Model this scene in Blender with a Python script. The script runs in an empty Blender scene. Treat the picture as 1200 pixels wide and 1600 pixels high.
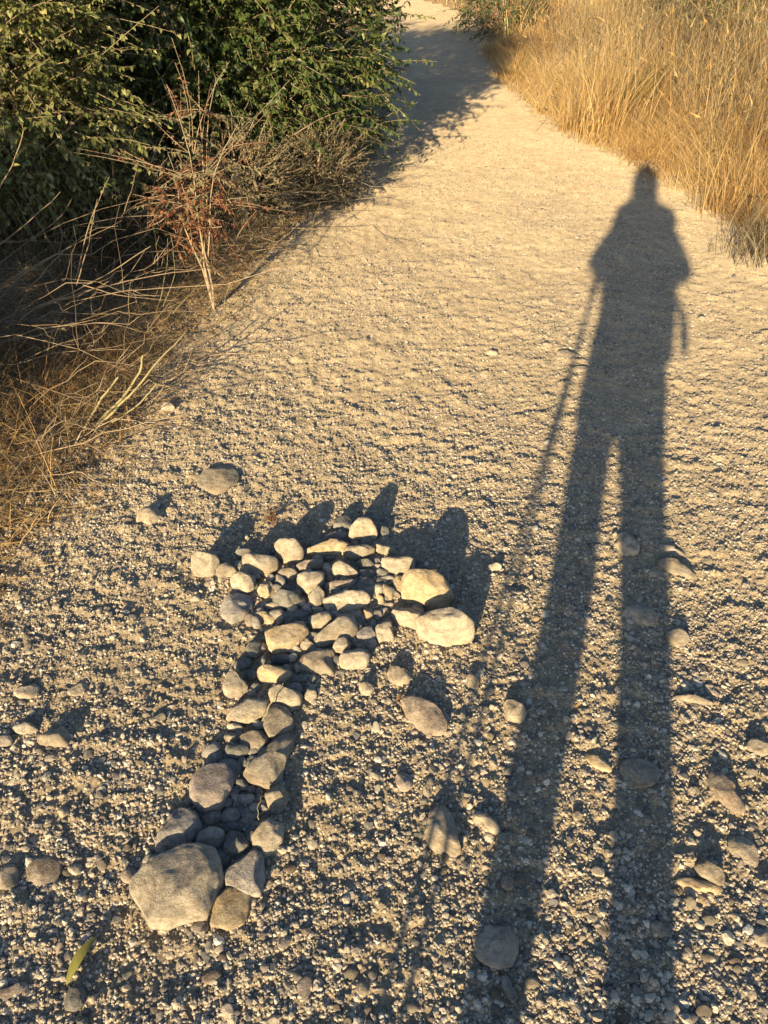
import bpy, math, random
import numpy as np
from math import radians as R

# ------------------------------------------------------------------ camera, sky, sun, exposure
CAM_H, FPX, PITCH = 1.5, 1202.0, R(38.3)
SUN_EL, SUN_AZ = R(15.2), R(18.0)        # light travels towards +Y and to the right
scene = bpy.context.scene
COL = scene.collection
cd = bpy.data.cameras.new('camera'); cam = bpy.data.objects.new('camera', cd); COL.objects.link(cam)
cam.location = (0, 0, CAM_H); cam.rotation_euler = (math.pi/2 - PITCH, 0, 0)
cd.sensor_fit = 'VERTICAL'; cd.sensor_height = 24.0; cd.lens = 24.0*FPX/1600.0
cd.clip_start = 0.01; cd.clip_end = 2000
scene.camera = cam
w = bpy.data.worlds.new('World'); scene.world = w; w.use_nodes = True
nt = w.node_tree; bg = nt.nodes['Background']
sky = nt.nodes.new('ShaderNodeTexSky'); sky.sky_type = 'NISHITA'; sky.sun_disc = False
sky.sun_elevation = SUN_EL; sky.sun_rotation = math.pi + SUN_AZ
sky.air_density = 1.0; sky.dust_density = 1.0; sky.ozone_density = 3.0
nt.links.new(sky.outputs[0], bg.inputs[0]); bg.inputs[1].default_value = 0.083
sd = bpy.data.lights.new('sun', 'SUN'); sun = bpy.data.objects.new('sun', sd); COL.objects.link(sun)
sd.energy = 5.0; sd.angle = R(0.6); sd.color = (1.0, 0.78, 0.46)
from mathutils import Vector, Matrix
SD = Vector((math.sin(SUN_AZ)*math.cos(SUN_EL), math.cos(SUN_AZ)*math.cos(SUN_EL), -math.sin(SUN_EL)))
sun.rotation_euler = SD.to_track_quat('-Z', 'Y').to_euler(); sun.location = (-3, -8, 5)
scene.view_settings.view_transform = 'Standard'; scene.view_settings.look = 'None'
scene.view_settings.gamma = 1.0; scene.view_settings.use_curve_mapping = False
scene.view_settings.exposure = 1.13
scene.render.resolution_x = 768; scene.render.resolution_y = 1024
scene.render.engine = 'CYCLES'

rng = np.random.default_rng(7)
random.seed(7)

# ------------------------------------------------------------------ numeric helpers
def hash3(ix, iy, iz, seed):
    h = (ix.astype(np.int64)*374761393 + iy.astype(np.int64)*668265263 + iz.astype(np.int64)*2147483647 + seed*1274126177) & 0xFFFFFFFF
    h = ((h ^ (h >> 13))*1274126177) & 0xFFFFFFFF
    h = ((h ^ (h >> 16))*2246822519) & 0xFFFFFFFF
    return ((h ^ (h >> 15)) & 0xFFFFFF)/float(0xFFFFFF)
def vnoise2(x, y, seed=0):
    ix = np.floor(x); iy = np.floor(y); fx = x-ix; fy = y-iy
    ux = fx*fx*fx*(fx*(fx*6-15)+10); uy = fy*fy*fy*(fy*(fy*6-15)+10)
    z = np.zeros_like(ix)
    a = hash3(ix, iy, z, seed); b = hash3(ix+1, iy, z, seed); c = hash3(ix, iy+1, z, seed); d = hash3(ix+1, iy+1, z, seed)
    return (a*(1-ux)+b*ux)*(1-uy)+(c*(1-ux)+d*ux)*uy
def fbm2(x, y, seed=0, octs=3):
    s = 0; a = .5; t = 0
    for k in range(octs):
        s = s + a*(vnoise2(x*2**k+17.3*k, y*2**k-9.1*k, seed+k)-.5)*2; t += a; a *= .5
    return s/t
def vnoise3(p, seed=0):
    i = np.floor(p); f = p-i; u = f*f*(3-2*f); r = 0
    for dx in (0, 1):
        for dy in (0, 1):
            for dz in (0, 1):
                wgt = (u[:,0] if dx else 1-u[:,0])*(u[:,1] if dy else 1-u[:,1])*(u[:,2] if dz else 1-u[:,2])
                r = r + wgt*hash3(i[:,0]+dx, i[:,1]+dy, i[:,2]+dz, seed)
    return r*2-1
def sstep(a, b, x):
    t = np.clip((x-a)/(b-a), 0, 1); return t*t*(3-2*t)

XL = np.array([(-60,-1.7),(-5,-1.7),(.5,-1.4),(1.6,-1.08),(2.1,-.98),(3.2,-.86),(4.1,-.66),(5.3,-.3),(6.5,-.05),(9,.05),(12,.0),(15,-.4),(18,-1.2),(25,-4),(60,-18)])
XR = np.array([(-60,2.6),(-5,2.6),(.5,2.5),(3,2.5),(4.7,2.2),(5.8,1.98),(7.2,1.62),(9.4,1.36),(12.8,1.5),(16,1.5),(20,.3),(25,-1.5),(60,-15)])
def xl(y): return np.interp(y, XL[:,0], XL[:,1])
def xr(y): return np.interp(y, XR[:,0], XR[:,1])
def h0(x, y):                                   # smooth terrain
    x = np.asarray(x, float); y = np.asarray(y, float)
    dl = xl(y)-x; dr = x-xr(y)
    z = .012*fbm2(x*.9, y*.9, 3, 2)*sstep(0, 3, y)
    z = z + .10*sstep(0, 1.2, dl) + .22*sstep(-.1, 2.5, dr)
    z = z + .04*fbm2(x*.5+3, y*.5, 5, 3)*np.clip(np.maximum(dl, dr), 0, 1)
    return z
def h1(x, y):                                   # terrain with clods and footprints
    z = h0(x, y)
    dl = xl(y)-x; dr = x-xr(y)
    far = sstep(2.2, 6.5, y)
    n = fbm2(x*19+1.5*vnoise2(x*11, y*11, 40), y*24+1.5*vnoise2(x*11+4, y*11, 41), 11, 3)
    z = z + (.0034-.0024*far)*n + .0075*np.clip(vnoise2(x*24+5, y*22, 55)-.72, 0, 1)*2 + .012*np.clip(vnoise2(x*11+5, y*10, 56)-.78, 0, 1)*2
    cl = vnoise2(x*34, y*44, 23)
    z = z + (.0055-.0038*far)*np.clip(cl-.5, 0, 1)*2 + (.009-.004*far)*np.clip(vnoise2(x*17, y*21, 24)-.62, 0, 1)*2
    z = z + (.0040-.0022*far)*fbm2(x*80, y*80, 31, 2)
    z = z + .005*fbm2(x*3.2, y*4.2, 29, 2)
    z = z - .006*np.clip(vnoise2(x*4.2, y*3.1, 71)-.62, 0, 1)*2.5
    z = z + .015*fbm2(x*7, y*7, 33, 2)*np.clip(np.maximum(dl, dr)*3, 0, 1)
    return z
def gpx(px, py, z=0.0):
    a = (px-600)/FPX; b = (800-py)/FPX
    d = np.array([a, math.cos(PITCH)+b*math.sin(PITCH), -math.sin(PITCH)+b*math.cos(PITCH)])
    t = (z-CAM_H)/d[2]
    return d*t+np.array([0, 0, CAM_H])

# ------------------------------------------------------------------ object helpers
def tag(o, label=None, cat=None, group=None, kind=None):
    if label: o['label'] = label
    if cat: o['category'] = cat
    if group: o['group'] = group
    if kind: o['kind'] = kind
    return o
def mesh_np(name, V, F, mat, parent=None, smooth=True, attr=None):
    """V (n,3), F (m,k) with k 3 or 4"""
    V = np.ascontiguousarray(V, np.float32); F = np.ascontiguousarray(F, np.int32)
    m = bpy.data.meshes.new(name); k = F.shape[1]
    m.vertices.add(len(V)); m.vertices.foreach_set('co', V.ravel())
    m.loops.add(F.size); m.loops.foreach_set('vertex_index', F.ravel())
    m.polygons.add(len(F)); m.polygons.foreach_set('loop_start', np.arange(0, F.size, k, dtype=np.int32))
    m.polygons.foreach_set('use_smooth', np.full(len(F), smooth))
    m.update(calc_edges=True)
    if attr is not None:
        a = m.attributes.new('rnd', 'FLOAT', 'POINT'); a.data.foreach_set('value', np.ascontiguousarray(attr, np.float32))
    m.materials.append(mat)
    o = bpy.data.objects.new(name, m); COL.objects.link(o)
    if parent: o.parent = parent
    return o
def empty(name, loc=(0,0,0)):
    o = bpy.data.objects.new(name, None); o.empty_display_size = .05; o.location = loc; COL.objects.link(o); return o

def tubes(paths, radii, sides=4):
    """paths: list of (n,3) arrays; radii: list of (n,) arrays -> V, F quads"""
    VV = []; FF = []; off = 0
    for P, r in zip(paths, radii):
        P = np.asarray(P, float); n = len(P)
        T = np.gradient(P, axis=0); T /= np.linalg.norm(T, axis=1)[:,None]+1e-9
        up = np.array([.13,.21,.97]) if abs(T[0,2]) < .9 else np.array([.97,.2,.1])
        A = np.cross(T, up); A /= np.linalg.norm(A, axis=1)[:,None]+1e-9
        B = np.cross(T, A)
        th = np.arange(sides)*2*math.pi/sides
        ring = P[:,None,:] + np.asarray(r)[:,None,None]*(A[:,None,:]*np.cos(th)[None,:,None]+B[:,None,:]*np.sin(th)[None,:,None])
        VV.append(ring.reshape(-1,3))
        i = np.arange(n-1)[:,None]*sides; j = np.arange(sides)[None,:]; j2 = (j+1) % sides
        FF.append(np.stack([i+j, i+j2, i+sides+j2, i+sides+j], -1).reshape(-1,4)+off)
        off += n*sides
    return np.concatenate(VV), np.concatenate(FF)

# icosphere templates
def ico(sub):
    import bmesh
    bm = bmesh.new(); bmesh.ops.create_icosphere(bm, subdivisions=sub, radius=1)
    V = np.array([v.co[:] for v in bm.verts]); F = np.array([[v.index for v in f.verts] for f in bm.faces]); bm.free()
    return V, F
ICO = {k: ico(k) for k in (1, 2, 3, 4, 5)}

# ------------------------------------------------------------------ materials
def mat(name): 
    m = bpy.data.materials.new(name); m.use_nodes = True
    return m, m.node_tree, m.node_tree.nodes['Principled BSDF']
def N(t, typ, **kw):
    n = t.nodes.new(typ)
    for k, v in kw.items(): setattr(n, k, v)
    return n
def ramp(t, stops, fac, interp='LINEAR'):
    r = N(t, 'ShaderNodeValToRGB'); r.color_ramp.interpolation = interp
    el = r.color_ramp.elements
    while len(el) < len(stops): el.new(.5)
    for e, (p, c) in zip(el, stops): e.position = p; e.color = (c[0], c[1], c[2], 1)
    t.links.new(fac, r.inputs[0]); return r.outputs[0]
def noise(t, vec, scale, detail=4, rough=.55, out=0):
    n = N(t, 'ShaderNodeTexNoise'); n.inputs['Scale'].default_value = scale; n.inputs['Detail'].default_value = detail
    n.inputs['Roughness'].default_value = rough
    if vec is not None: t.links.new(vec, n.inputs['Vector'])
    return n.outputs[out]
def mixc(t, fac, a, b, mode='MIX'):
    m = N(t, 'ShaderNodeMix', data_type='RGBA', blend_type=mode)
    if isinstance(fac, (int, float)): m.inputs[0].default_value = fac
    else: t.links.new(fac, m.inputs[0])
    for s, v in ((6, a), (7, b)):
        if isinstance(v, tuple): m.inputs[s].default_value = (*v, 1)
        else: t.links.new(v, m.inputs[s])
    return m.outputs[2]
def math_(t, op, a, b=None):
    m = N(t, 'ShaderNodeMath', operation=op)
    for i, v in enumerate((a, b)):
        if v is None: continue
        if isinstance(v, (int, float)): m.inputs[i].default_value = v
        else: t.links.new(v, m.inputs[i])
    return m.outputs[0]
def bump(t, b, height, strength, dist, prev=None):
    n = N(t, 'ShaderNodeBump'); n.inputs['Strength'].default_value = strength; n.inputs['Distance'].default_value = dist
    t.links.new(height, n.inputs['Height'])
    if prev is not None: t.links.new(prev, n.inputs['Normal'])
    t.links.new(n.outputs[0], b.inputs['Normal']); return n.outputs[0]

def ground_material(name, path):
    m, t, b = mat(name)
    co = N(t, 'ShaderNodeNewGeometry').outputs['Position']
    big = noise(t, co, 1.3, 4, .6); mid = noise(t, co, 9, 5, .6); fine = noise(t, co, 160, 3, .6)
    if path:
        c = ramp(t, [(.3,(.34,.285,.20)),(.5,(.43,.365,.255)),(.72,(.52,.445,.315))], big)
        c2 = ramp(t, [(.3,(.26,.22,.165)),(.55,(.42,.36,.26)),(.75,(.54,.47,.345))], mid)
        c = mixc(t, .5, c, c2)
    else:
        c = ramp(t, [(.3,(.16,.12,.08)),(.5,(.26,.20,.13)),(.7,(.36,.28,.18))], mid)
    v = N(t, 'ShaderNodeTexVoronoi'); v.inputs['Scale'].default_value = 170; t.links.new(co, v.inputs['Vector'])
    sp = N(t, 'ShaderNodeSeparateColor'); t.links.new(v.outputs['Color'], sp.inputs[0])
    grain = ramp(t, [(0,(.30,.26,.22)),(.35,(.55,.46,.36)),(.75,(.85,.74,.60)),(1,(1.35,1.25,1.1))], sp.outputs[0])
    c = mixc(t, .7, c, ramp(t, [(.35,(.80,.79,.78)),(.5,(1,1,1)),(.66,(1.12,1.10,1.06))], noise(t, co, 34, 4, .65)), 'MULTIPLY')
    c = mixc(t, .75, c, grain, 'MULTIPLY') if not path else mixc(t, .85, c, mixc(t, .55, (1,1,1), grain), 'MULTIPLY')
    t.links.new(c, b.inputs['Base Color']); b.inputs['Roughness'].default_value = .95
    b.inputs['Specular IOR Level'].default_value = .15; b.inputs['Diffuse Roughness'].default_value = 1.0
    inv = math_(t, 'SUBTRACT', 1.0, v.outputs['Distance'])
    p = bump(t, b, inv, .55, .0035)
    p = bump(t, b, fine, .5, .003, p)
    bump(t, b, noise(t, co, 420, 2, .6), .35, .0012, p)
    return m
M = {}
M['path'] = ground_material('gravel_dirt', True)
M['soil'] = ground_material('dry_soil', False)

def stone_material(name, base, dark, light, warm=(.5,.36,.2)):
    m, t, b = mat(name)
    co = N(t, 'ShaderNodeTexCoord').outputs['Object']
    oi = N(t, 'ShaderNodeObjectInfo')
    ad = N(t, 'ShaderNodeVectorMath', operation='ADD'); t.links.new(co, ad.inputs[0])
    cb = N(t, 'ShaderNodeCombineXYZ'); t.links.new(math_(t, 'MULTIPLY', oi.outputs['Random'], 37.0), cb.inputs[0]); t.links.new(cb.outputs[0], ad.inputs[1])
    v = ad.outputs[0]
    c = ramp(t, [(.28, dark), (.5, base), (.72, light)], noise(t, v, 28, 6, .62))
    st = N(t, 'ShaderNodeMapping'); st.inputs['Scale'].default_value = (1, 1, 6); st.inputs['Rotation'].default_value = (.6, .3, .2)
    t.links.new(v, st.inputs[0])
    veins = ramp(t, [(.40,(1.08,1.06,1.02)),(.48,(.68,.64,.60)),(.5,(1.15,1.12,1.08)),(.56,(.95,.95,.95))], noise(t, st.outputs[0], 16, 4, .6))
    c = mixc(t, .8, c, veins, 'MULTIPLY')
    c = mixc(t, math_(t, 'MULTIPLY', ramp(t, [(.5,(0,0,0)),(.75,(1,1,1))], noise(t, v, 9, 3, .5)), .45), c, warm)
    speck = ramp(t, [(.30,(.38,.36,.34)),(.43,(.95,.95,.95)),(.60,(1.02,1,1)),(.72,(1.35,1.3,1.22))], noise(t, v, 300, 4, .7))
    dust = ramp(t, [(.40,(.72,.70,.68)),(.5,(1,1,1)),(.62,(1.15,1.13,1.08))], noise(t, v, 55, 5, .7))
    c = mixc(t, .8, c, dust, 'MULTIPLY')
    c = mixc(t, .75, c, speck, 'MULTIPLY')
    hs = N(t, 'ShaderNodeHueSaturation'); hs.inputs['Saturation'].default_value = 1.0
    t.links.new(math_(t, 'ADD', math_(t, 'MULTIPLY', oi.outputs['Random'], .35), .83), hs.inputs['Value'])
    t.links.new(c, hs.inputs['Color']); t.links.new(hs.outputs[0], b.inputs['Base Color'])
    b.inputs['Roughness'].default_value = .85; b.inputs['Specular IOR Level'].default_value = .2; b.inputs['Diffuse Roughness'].default_value = .8
    p = bump(t, b, noise(t, v, 60, 7, .72), .8, .009)
    p = bump(t, b, noise(t, v, 330, 4, .7), .7, .0022, p)
    return m
M['beige'] = stone_material('beige_stone', (.36,.32,.25), (.25,.22,.17), (.46,.41,.33), (.43,.33,.2))
M['pale'] = stone_material('pale_stone', (.43,.385,.305), (.31,.275,.215), (.54,.49,.40), (.48,.38,.24))
M['grey'] = stone_material('grey_stone', (.34,.32,.29), (.22,.21,.19), (.46,.43,.39), (.40,.31,.2))
M['shade_dark'] = stone_material('shade_dark_stone', (.22,.22,.20), (.13,.135,.13), (.32,.31,.28), (.28,.24,.18))  # for stones lying in shadow: the shade is put into the base colour
M['pink'] = stone_material('pinkish_stone', (.37,.315,.27), (.27,.235,.20), (.45,.40,.34), (.43,.33,.22))
M['rust'] = stone_material('brown_stone', (.27,.225,.18), (.17,.145,.12), (.38,.33,.26), (.40,.29,.18))
M['dusty'] = stone_material('dusty_stone', (.38,.33,.255), (.28,.245,.19), (.46,.41,.32), (.42,.34,.22))
M['ochre'] = stone_material('ochre_stone', (.43,.355,.235), (.29,.235,.16), (.53,.455,.32), (.50,.34,.17))

def attr_material(name, stops, rough=.8, bumps=True, transl=0.0, spec=.2, noisescale=300):
    m, t, b = mat(name)
    a = N(t, 'ShaderNodeAttribute'); a.attribute_name = 'rnd'
    c = ramp(t, stops, a.outputs['Fac'])
    co = N(t, 'ShaderNodeNewGeometry').outputs['Position']
    if bumps:
        n = noise(t, co, noisescale, 4, .6)
        c = mixc(t, .8, c, ramp(t, [(.3,(.6,.58,.55)),(.55,(1,1,1)),(.75,(1.2,1.18,1.15))], n), 'MULTIPLY')
        bump(t, b, n, .5, .0015)
    t.links.new(c, b.inputs['Base Color']); b.inputs['Roughness'].default_value = rough; b.inputs['Specular IOR Level'].default_value = spec
    if transl:
        out = t.nodes['Material Output']; tr = N(t, 'ShaderNodeBsdfTranslucent'); mx = N(t, 'ShaderNodeMixShader'); mx.inputs[0].default_value = transl
        t.links.new(c, tr.inputs['Color']); t.links.new(b.outputs[0], mx.inputs[1]); t.links.new(tr.outputs[0], mx.inputs[2]); t.links.new(mx.outputs[0], out.inputs['Surface'])
    return m
M['gravel'] = attr_material('gravel_grain', [(0,(.13,.13,.125)),(.2,(.24,.21,.175)),(.45,(.37,.31,.235)),(.72,(.45,.39,.295)),(.92,(.54,.48,.38)),(1,(.66,.61,.52))])
M['leaf_dark'] = attr_material('dark_green_leaf', [(0,(.022,.046,.012)),(.35,(.045,.08,.019)),(.7,(.09,.125,.033)),(.9,(.19,.21,.07)),(.97,(.32,.28,.10)),(1,(.38,.22,.07))], .45, False, .22, .45)
M['leaf_olive'] = attr_material('olive_green_leaf', [(0,(.06,.09,.022)),(.4,(.15,.175,.05)),(.75,(.27,.27,.10)),(.93,(.40,.37,.16)),(1,(.50,.42,.14))], .45, False, .22, .45)
M['leaf_red'] = attr_material('reddish_dry_leaf', [(0,(.07,.03,.02)),(.4,(.15,.06,.035)),(.75,(.26,.12,.06)),(1,(.36,.22,.11))], .7, False, .2)
M['leaf_grey'] = attr_material('faded_grey_leaf', [(0,(.09,.10,.045)),(.5,(.18,.17,.09)),(1,(.34,.28,.17))], .8, False, .15)
M['straw'] = attr_material('dry_straw', [(0,(.20,.11,.045)),(.35,(.40,.25,.10)),(.7,(.58,.39,.16)),(1,(.68,.53,.28))], .75, False, .25)
M['straw_dull'] = attr_material('dull_dry_stalk', [(0,(.07,.055,.035)),(.4,(.15,.12,.075)),(.8,(.27,.22,.14)),(1,(.42,.35,.22))], .8, False, .15)
M['straw_green'] = attr_material('green_yellow_blade', [(0,(.14,.17,.04)),(.5,(.34,.31,.08)),(1,(.50,.42,.14))], .7, False, .2)
M['twig'] = attr_material('grey_brown_twig', [(0,(.12,.085,.055)),(.5,(.27,.20,.13)),(1,(.42,.34,.23))], .8, False)
M['stalk_pale'] = attr_material('pale_cut_stalk', [(0,(.20,.18,.085)),(1,(.38,.33,.18))], .7, False)

# ------------------------------------------------------------------ ground: one sheet, split into the path and the soil beside it
def build_ground():
    ys = [-60, -30, -15, -8, -4, -2, -1, -.5, -.2, .0, .12, .22, .3]
    y = .36
    while y < 11: ys.append(y); y *= 1.0032 if y < 3 else 1.0042
    while y < 700: ys.append(y); y *= 1.03 if y < 40 else 1.3
    ys = np.array(ys)
    inner = np.linspace(-1, 1, 700)
    outer = 1+np.cumsum(np.geomspace(.02, 2.5, 16)); outer = np.append(outer, [40, 120])
    u = np.concatenate([-outer[::-1], inner, outer])
    Y, U = np.meshgrid(ys, u, indexing='ij')
    W = np.clip(Y, .36, 11)*.72+.75
    X = U*W + np.clip(Y, 0, 11)*.05
    Z = h1(X, Y)
    V = np.stack([X, Y, Z], -1).reshape(-1, 3)
    ny, nx = X.shape
    i = np.arange(ny-1)[:,None]*nx; j = np.arange(nx-1)[None,:]
    F = np.stack([i+j, i+j+1, i+nx+j+1, i+nx+j], -1).reshape(-1, 4)
    cx = V[F].mean(1)
    wob = .10*fbm2(cx[:,0]*4, cx[:,1]*4, 77, 3)
    onp = (cx[:,0] > xl(cx[:,1])+wob) & (cx[:,0] < xr(cx[:,1])+wob)
    for name, sel, m in (('gravel_path', onp, M['path']), ('ground', ~onp, M['soil'])):
        f = F[sel]; used, inv = np.unique(f, return_inverse=True)
        o = mesh_np(name, V[used], inv.reshape(-1, 4), m)
        tag(o, None, None, None, 'structure')
build_ground()

# ------------------------------------------------------------------ loose gravel (one uncountable mass of real grains)
def grains(P, R_, sub, name=None, flat=.6):
    """P (n,2), R_ (n,) -> V,F,attr arrays"""
    n = len(P); V0, F0 = ICO[sub]; k = len(V0)
    ang = rng.random(n)*2*math.pi
    ax = R_*(.75+.6*rng.random(n)); ay = R_*(.65+.5*rng.random(n)); az = R_*(flat-.2+.4*rng.random(n))
    jit = 1+.20*(rng.random((n, k))-.5)*2
    # random facets
    v = V0[None]*jit[:,:,None]
    for _ in range(2 if sub < 2 else 4):
        nr = rng.normal(size=(n,3)); nr /= np.linalg.norm(nr, axis=1)[:,None]
        d = .55+.35*rng.random(n)
        e = np.einsum('nkc,nc->nk', v, nr)-d[:,None]
        v = v - np.clip(e, 0, None)[:,:,None]*nr[:,None,:]
    tl = rng.normal(size=n)*.3
    x, yy, z = v[...,0]*ax[:,None], v[...,1]*ay[:,None], v[...,2]*az[:,None]
    z2 = z*np.cos(tl)[:,None]+x*np.sin(tl)[:,None]; x = x*np.cos(tl)[:,None]-z*np.sin(tl)[:,None]; z = z2
    c, s = np.cos(ang)[:,None], np.sin(ang)[:,None]
    X = x*c-yy*s+P[:,0:1]; Y = x*s+yy*c+P[:,1:2]
    Z = z+(h1(P[:,0], P[:,1])+az*.22)[:,None]
    V = np.stack([X, Y, Z], -1).reshape(-1, 3)
    F = (F0[None]+(np.arange(n)*k)[:,None,None]).reshape(-1, 3)
    return V, F, np.repeat(rng.random(n), k)
def scatter_gravel():
    VV = []; FF = []; AA = []; off = 0
    def add(P, Rr, sub, flat=.6):
        nonlocal off
        V, F, A = grains(P, Rr, sub, flat=flat); VV.append(V); FF.append(F+off); AA.append(A); off += len(V)
    def cand(n, y0, y1, power=1.0):
        y = y0+(y1-y0)*rng.random(n)**power
        x = (rng.random(n)*2-1)*(y*.62+.65)+.03*y
        return x, y
    def keep(x, y, dens):
        dd = dens*(.35+1.3*vnoise2(x*2.3, y*2.3, 61))*(.4+1.2*vnoise2(x*9, y*9, 62))
        ins = (x > xl(y)-.15) & (x < xr(y)+.15)
        k = (rng.random(len(x)) < dd) & ins
        return np.stack([x[k], y[k]], 1)
    x, y = cand(200000, .38, 2.6, 1.25)
    dn = .62*(1-.6*sstep(1.25, 2.1, y-.18*(x > .3)))
    P = keep(x, y, dn); add(P, .0020+.0028*rng.random(len(P))**2, 1, .85)
    x, y = cand(26000, .38, 2.4, 1.25)
    dn = .45*(1-.85*sstep(1.2, 2.0, y))
    P = keep(x, y, dn); add(P, .0038+.0040*rng.random(len(P))**2, 2, .7)
    x, y = cand(4200, .38, 2.4, 1.2)
    dn = .5*(1-.85*sstep(1.2, 2.1, y))
    P = keep(x, y, dn); add(P, .0075+.005*rng.random(len(P))**2, 2, .55)
    x, y = cand(170000, 1.7, 7, 1.0)
    dn = .8*(1-.5*sstep(2.3, 6, y))
    P = keep(x, y, dn); add(P, .0024+.0040*rng.random(len(P))**2.5, 1, .65)
    x, y = cand(2500, 1.8, 6, 1.0)
    P = keep(x, y, .4+0*y); add(P, .005+.008*rng.random(len(P))**3, 2, .4)
    o = mesh_np('gravel', np.concatenate(VV), np.concatenate(FF), M['gravel'], smooth=False, attr=np.concatenate(AA))
    tag(o, 'loose fine gravel and grit scattered over the dirt path', 'gravel', None, 'stuff')
scatter_gravel()

# ------------------------------------------------------------------ stones
def k_fix(gy, Y): return (gy.max()-gy.min())/(Y.max()-Y.min())
def stone(name, label, m, poly, th=.6, cuts=4, seed=0, sink=.25, group=None, cat='stone', sub=4, lump=.06, zadd=0.0, strata=0.0):
    """poly: list of outline pixels or (cx,cy,w,h,rot_deg) ellipse; th: thickness relative to the mean width"""
    r_ = np.random.default_rng(seed*13+5)
    if isinstance(poly, tuple):
        cx, cy, w_, h_, ro = poly; a = np.linspace(0, 2*math.pi, 40, endpoint=False); ro = R(ro)
        sq = 1+.05*np.cos(3*a+r_.random()*6)+.04*np.cos(2*a+r_.random()*6)
        ex, ey = w_/2*np.cos(a)*sq, h_/2*np.sin(a)*sq
        pts = np.stack([cx+ex*math.cos(ro)-ey*math.sin(ro), cy+ex*math.sin(ro)+ey*math.cos(ro)], 1)
    else:
        pts = np.array(poly, float)
    lo, hi = pts.min(0), pts.max(0); cx, cy = (lo+hi)/2
    P0 = gpx(cx, cy); dep = PITCH-math.atan((800-cy)/FPX)
    zd = P0[1]*math.cos(PITCH)+CAM_H*math.sin(PITCH); s = FPX/zd
    wg = (hi[0]-lo[0])/s/2; hh = (hi[1]-lo[1])/2/s
    bg_ = hh/math.sin(dep)
    c = th*math.sqrt(wg*bg_)
    c = min(c, .93*hh/math.cos(dep))
    vert = c*math.cos(dep)
    k = math.sqrt(max(hh*hh-vert*vert, (.48*hh)**2))/hh
    zc = c*(1-2*sink)+zadd
    G = gpx(cx, cy, zc); G[2] = zc+float(h0(G[0], G[1]))
    off = pts-[cx, cy]
    big = 1.07 if group == A_GROUP and hi[0]-lo[0] < 100 else 1.0
    gx = off[:,0]/s*big; gy = -off[:,1]/s/math.sin(dep)*k*big
    # radial outline
    ang = np.arctan2(gy, gx); rad = np.hypot(gx, gy)
    # dense sample of the closed outline
    D = []
    for i in range(len(gx)):
        j = (i+1) % len(gx)
        for q in np.linspace(0, 1, 12, endpoint=False): D.append((gx[i]*(1-q)+gx[j]*q, gy[i]*(1-q)+gy[j]*q))
    D = np.array(D); a = np.arctan2(D[:,1], D[:,0]); rr = np.hypot(D[:,0], D[:,1]); o_ = np.argsort(a); a = a[o_]; rr = rr[o_]
    ga = np.linspace(-math.pi, math.pi, 180, endpoint=False)
    gr = np.interp(ga, np.concatenate([a-2*math.pi, a, a+2*math.pi]), np.tile(rr, 3))
    ker = np.array([0,1,2,3,2,1,0.]); ker /= ker.sum()
    gr = sum(np.roll(gr, i-3)*ker[i] for i in range(7))
    V0, F0 = ICO[sub]; v = V0.copy()
    for _ in range(cuts+2):
        nr = r_.normal(size=3); nr[2] = abs(nr[2])*1.1+.32; nr /= np.linalg.norm(nr)
        if math.hypot(nr[0], nr[1]) > .93: continue
        d = .56+.30*r_.random()
        e = np.clip(v@nr-d, 0, None); v = v-(e*(.9))[:,None]*nr
    sd_ = int(seed*7+3)
    nn = vnoise3(V0*1.7+seed, sd_)*lump+vnoise3(V0*4.1+seed, sd_+1)*lump*.45+vnoise3(V0*9+seed, sd_+2)*lump*.22
    v = v*(1+nn)[:,None]
    if strata:
        q = V0[:,2]*7+V0[:,1]*3+vnoise3(V0*2+seed, sd_+5)*1.2
        v = v*(1+strata*(np.abs((q % 1)-.5)*2-.5))[:,None]
    th_ = np.arctan2(v[:,1], v[:,0]); rho = np.hypot(v[:,0], v[:,1])
    rr = np.interp(th_, np.append(ga, math.pi), np.append(gr, gr[0]))
    eq = np.hypot(V0[:,0], V0[:,1])
    rho = np.clip(rho, 0, 9)**.84
    X = rr*rho*np.cos(th_); Y = rr*rho*np.sin(th_)
    X = X*(gx.max()-gx.min())/(X.max()-X.min()); Y = Y*k_fix(gy, Y)
    Z = np.sign(v[:,2])*np.abs(v[:,2])**.85*c
    ob = mesh_np(name, np.stack([X, Y, Z], 1), F0, M[m])
    ob.location = G
    tag(ob, label, cat, group)
    return ob

A = A_GROUP = 'stones laid out as an arrow on the path'
S = []   # name, label, material, outline, thickness, cuts
def st(label, m, poly, th=.65, cuts=4, **kw):
    if 'group' not in kw: th *= 1.15
    stone('stone', label, m, poly, th, cuts, seed=len(S)+1, group=kw.pop('group', A), **kw); S.append(label)
# left barb
st('rounded pale stone at the far left tip of the arrowhead', 'pale', [(302,883),(312,865),(323,857),(335,860),(343,883),(333,898),(318,903),(305,900)], 1.3, 2)
st('small tan stone just right of the leftmost arrowhead stone', 'beige', (355,892.5,31,26,-15), .7)
st('tiny upright grey chip between the small tan stone and the striped stone', 'grey', (374,885,14,20,10), .7, sub=3)
st('dark shade-toned pebble touching the top left of the wide domed stone', 'shade_dark', (381,864,24,20,0), .7, sub=3)
st('wide domed beige stone half in shade on the left barb of the arrowhead', 'beige', (407,880,55,37,8), .9, 3)
st('smooth triangular pale stone below the wide domed stone', 'pale', [(363,905),(373,894),(383,892),(397,903),(397,920),(388,928),(370,920),(361,912)], .75, 2)
st('tall yellowish stone standing on end above the left barb', 'pale', [(429,848),(440,837),(457,842),(467,858),(474,868),(468,880),(455,880),(442,875),(433,862)], 1.7, 2, sink=.18)
st('small grey stone with a pale lower edge right of the wide domed stone', 'beige', (451,898,30,23,5), .7)
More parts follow.
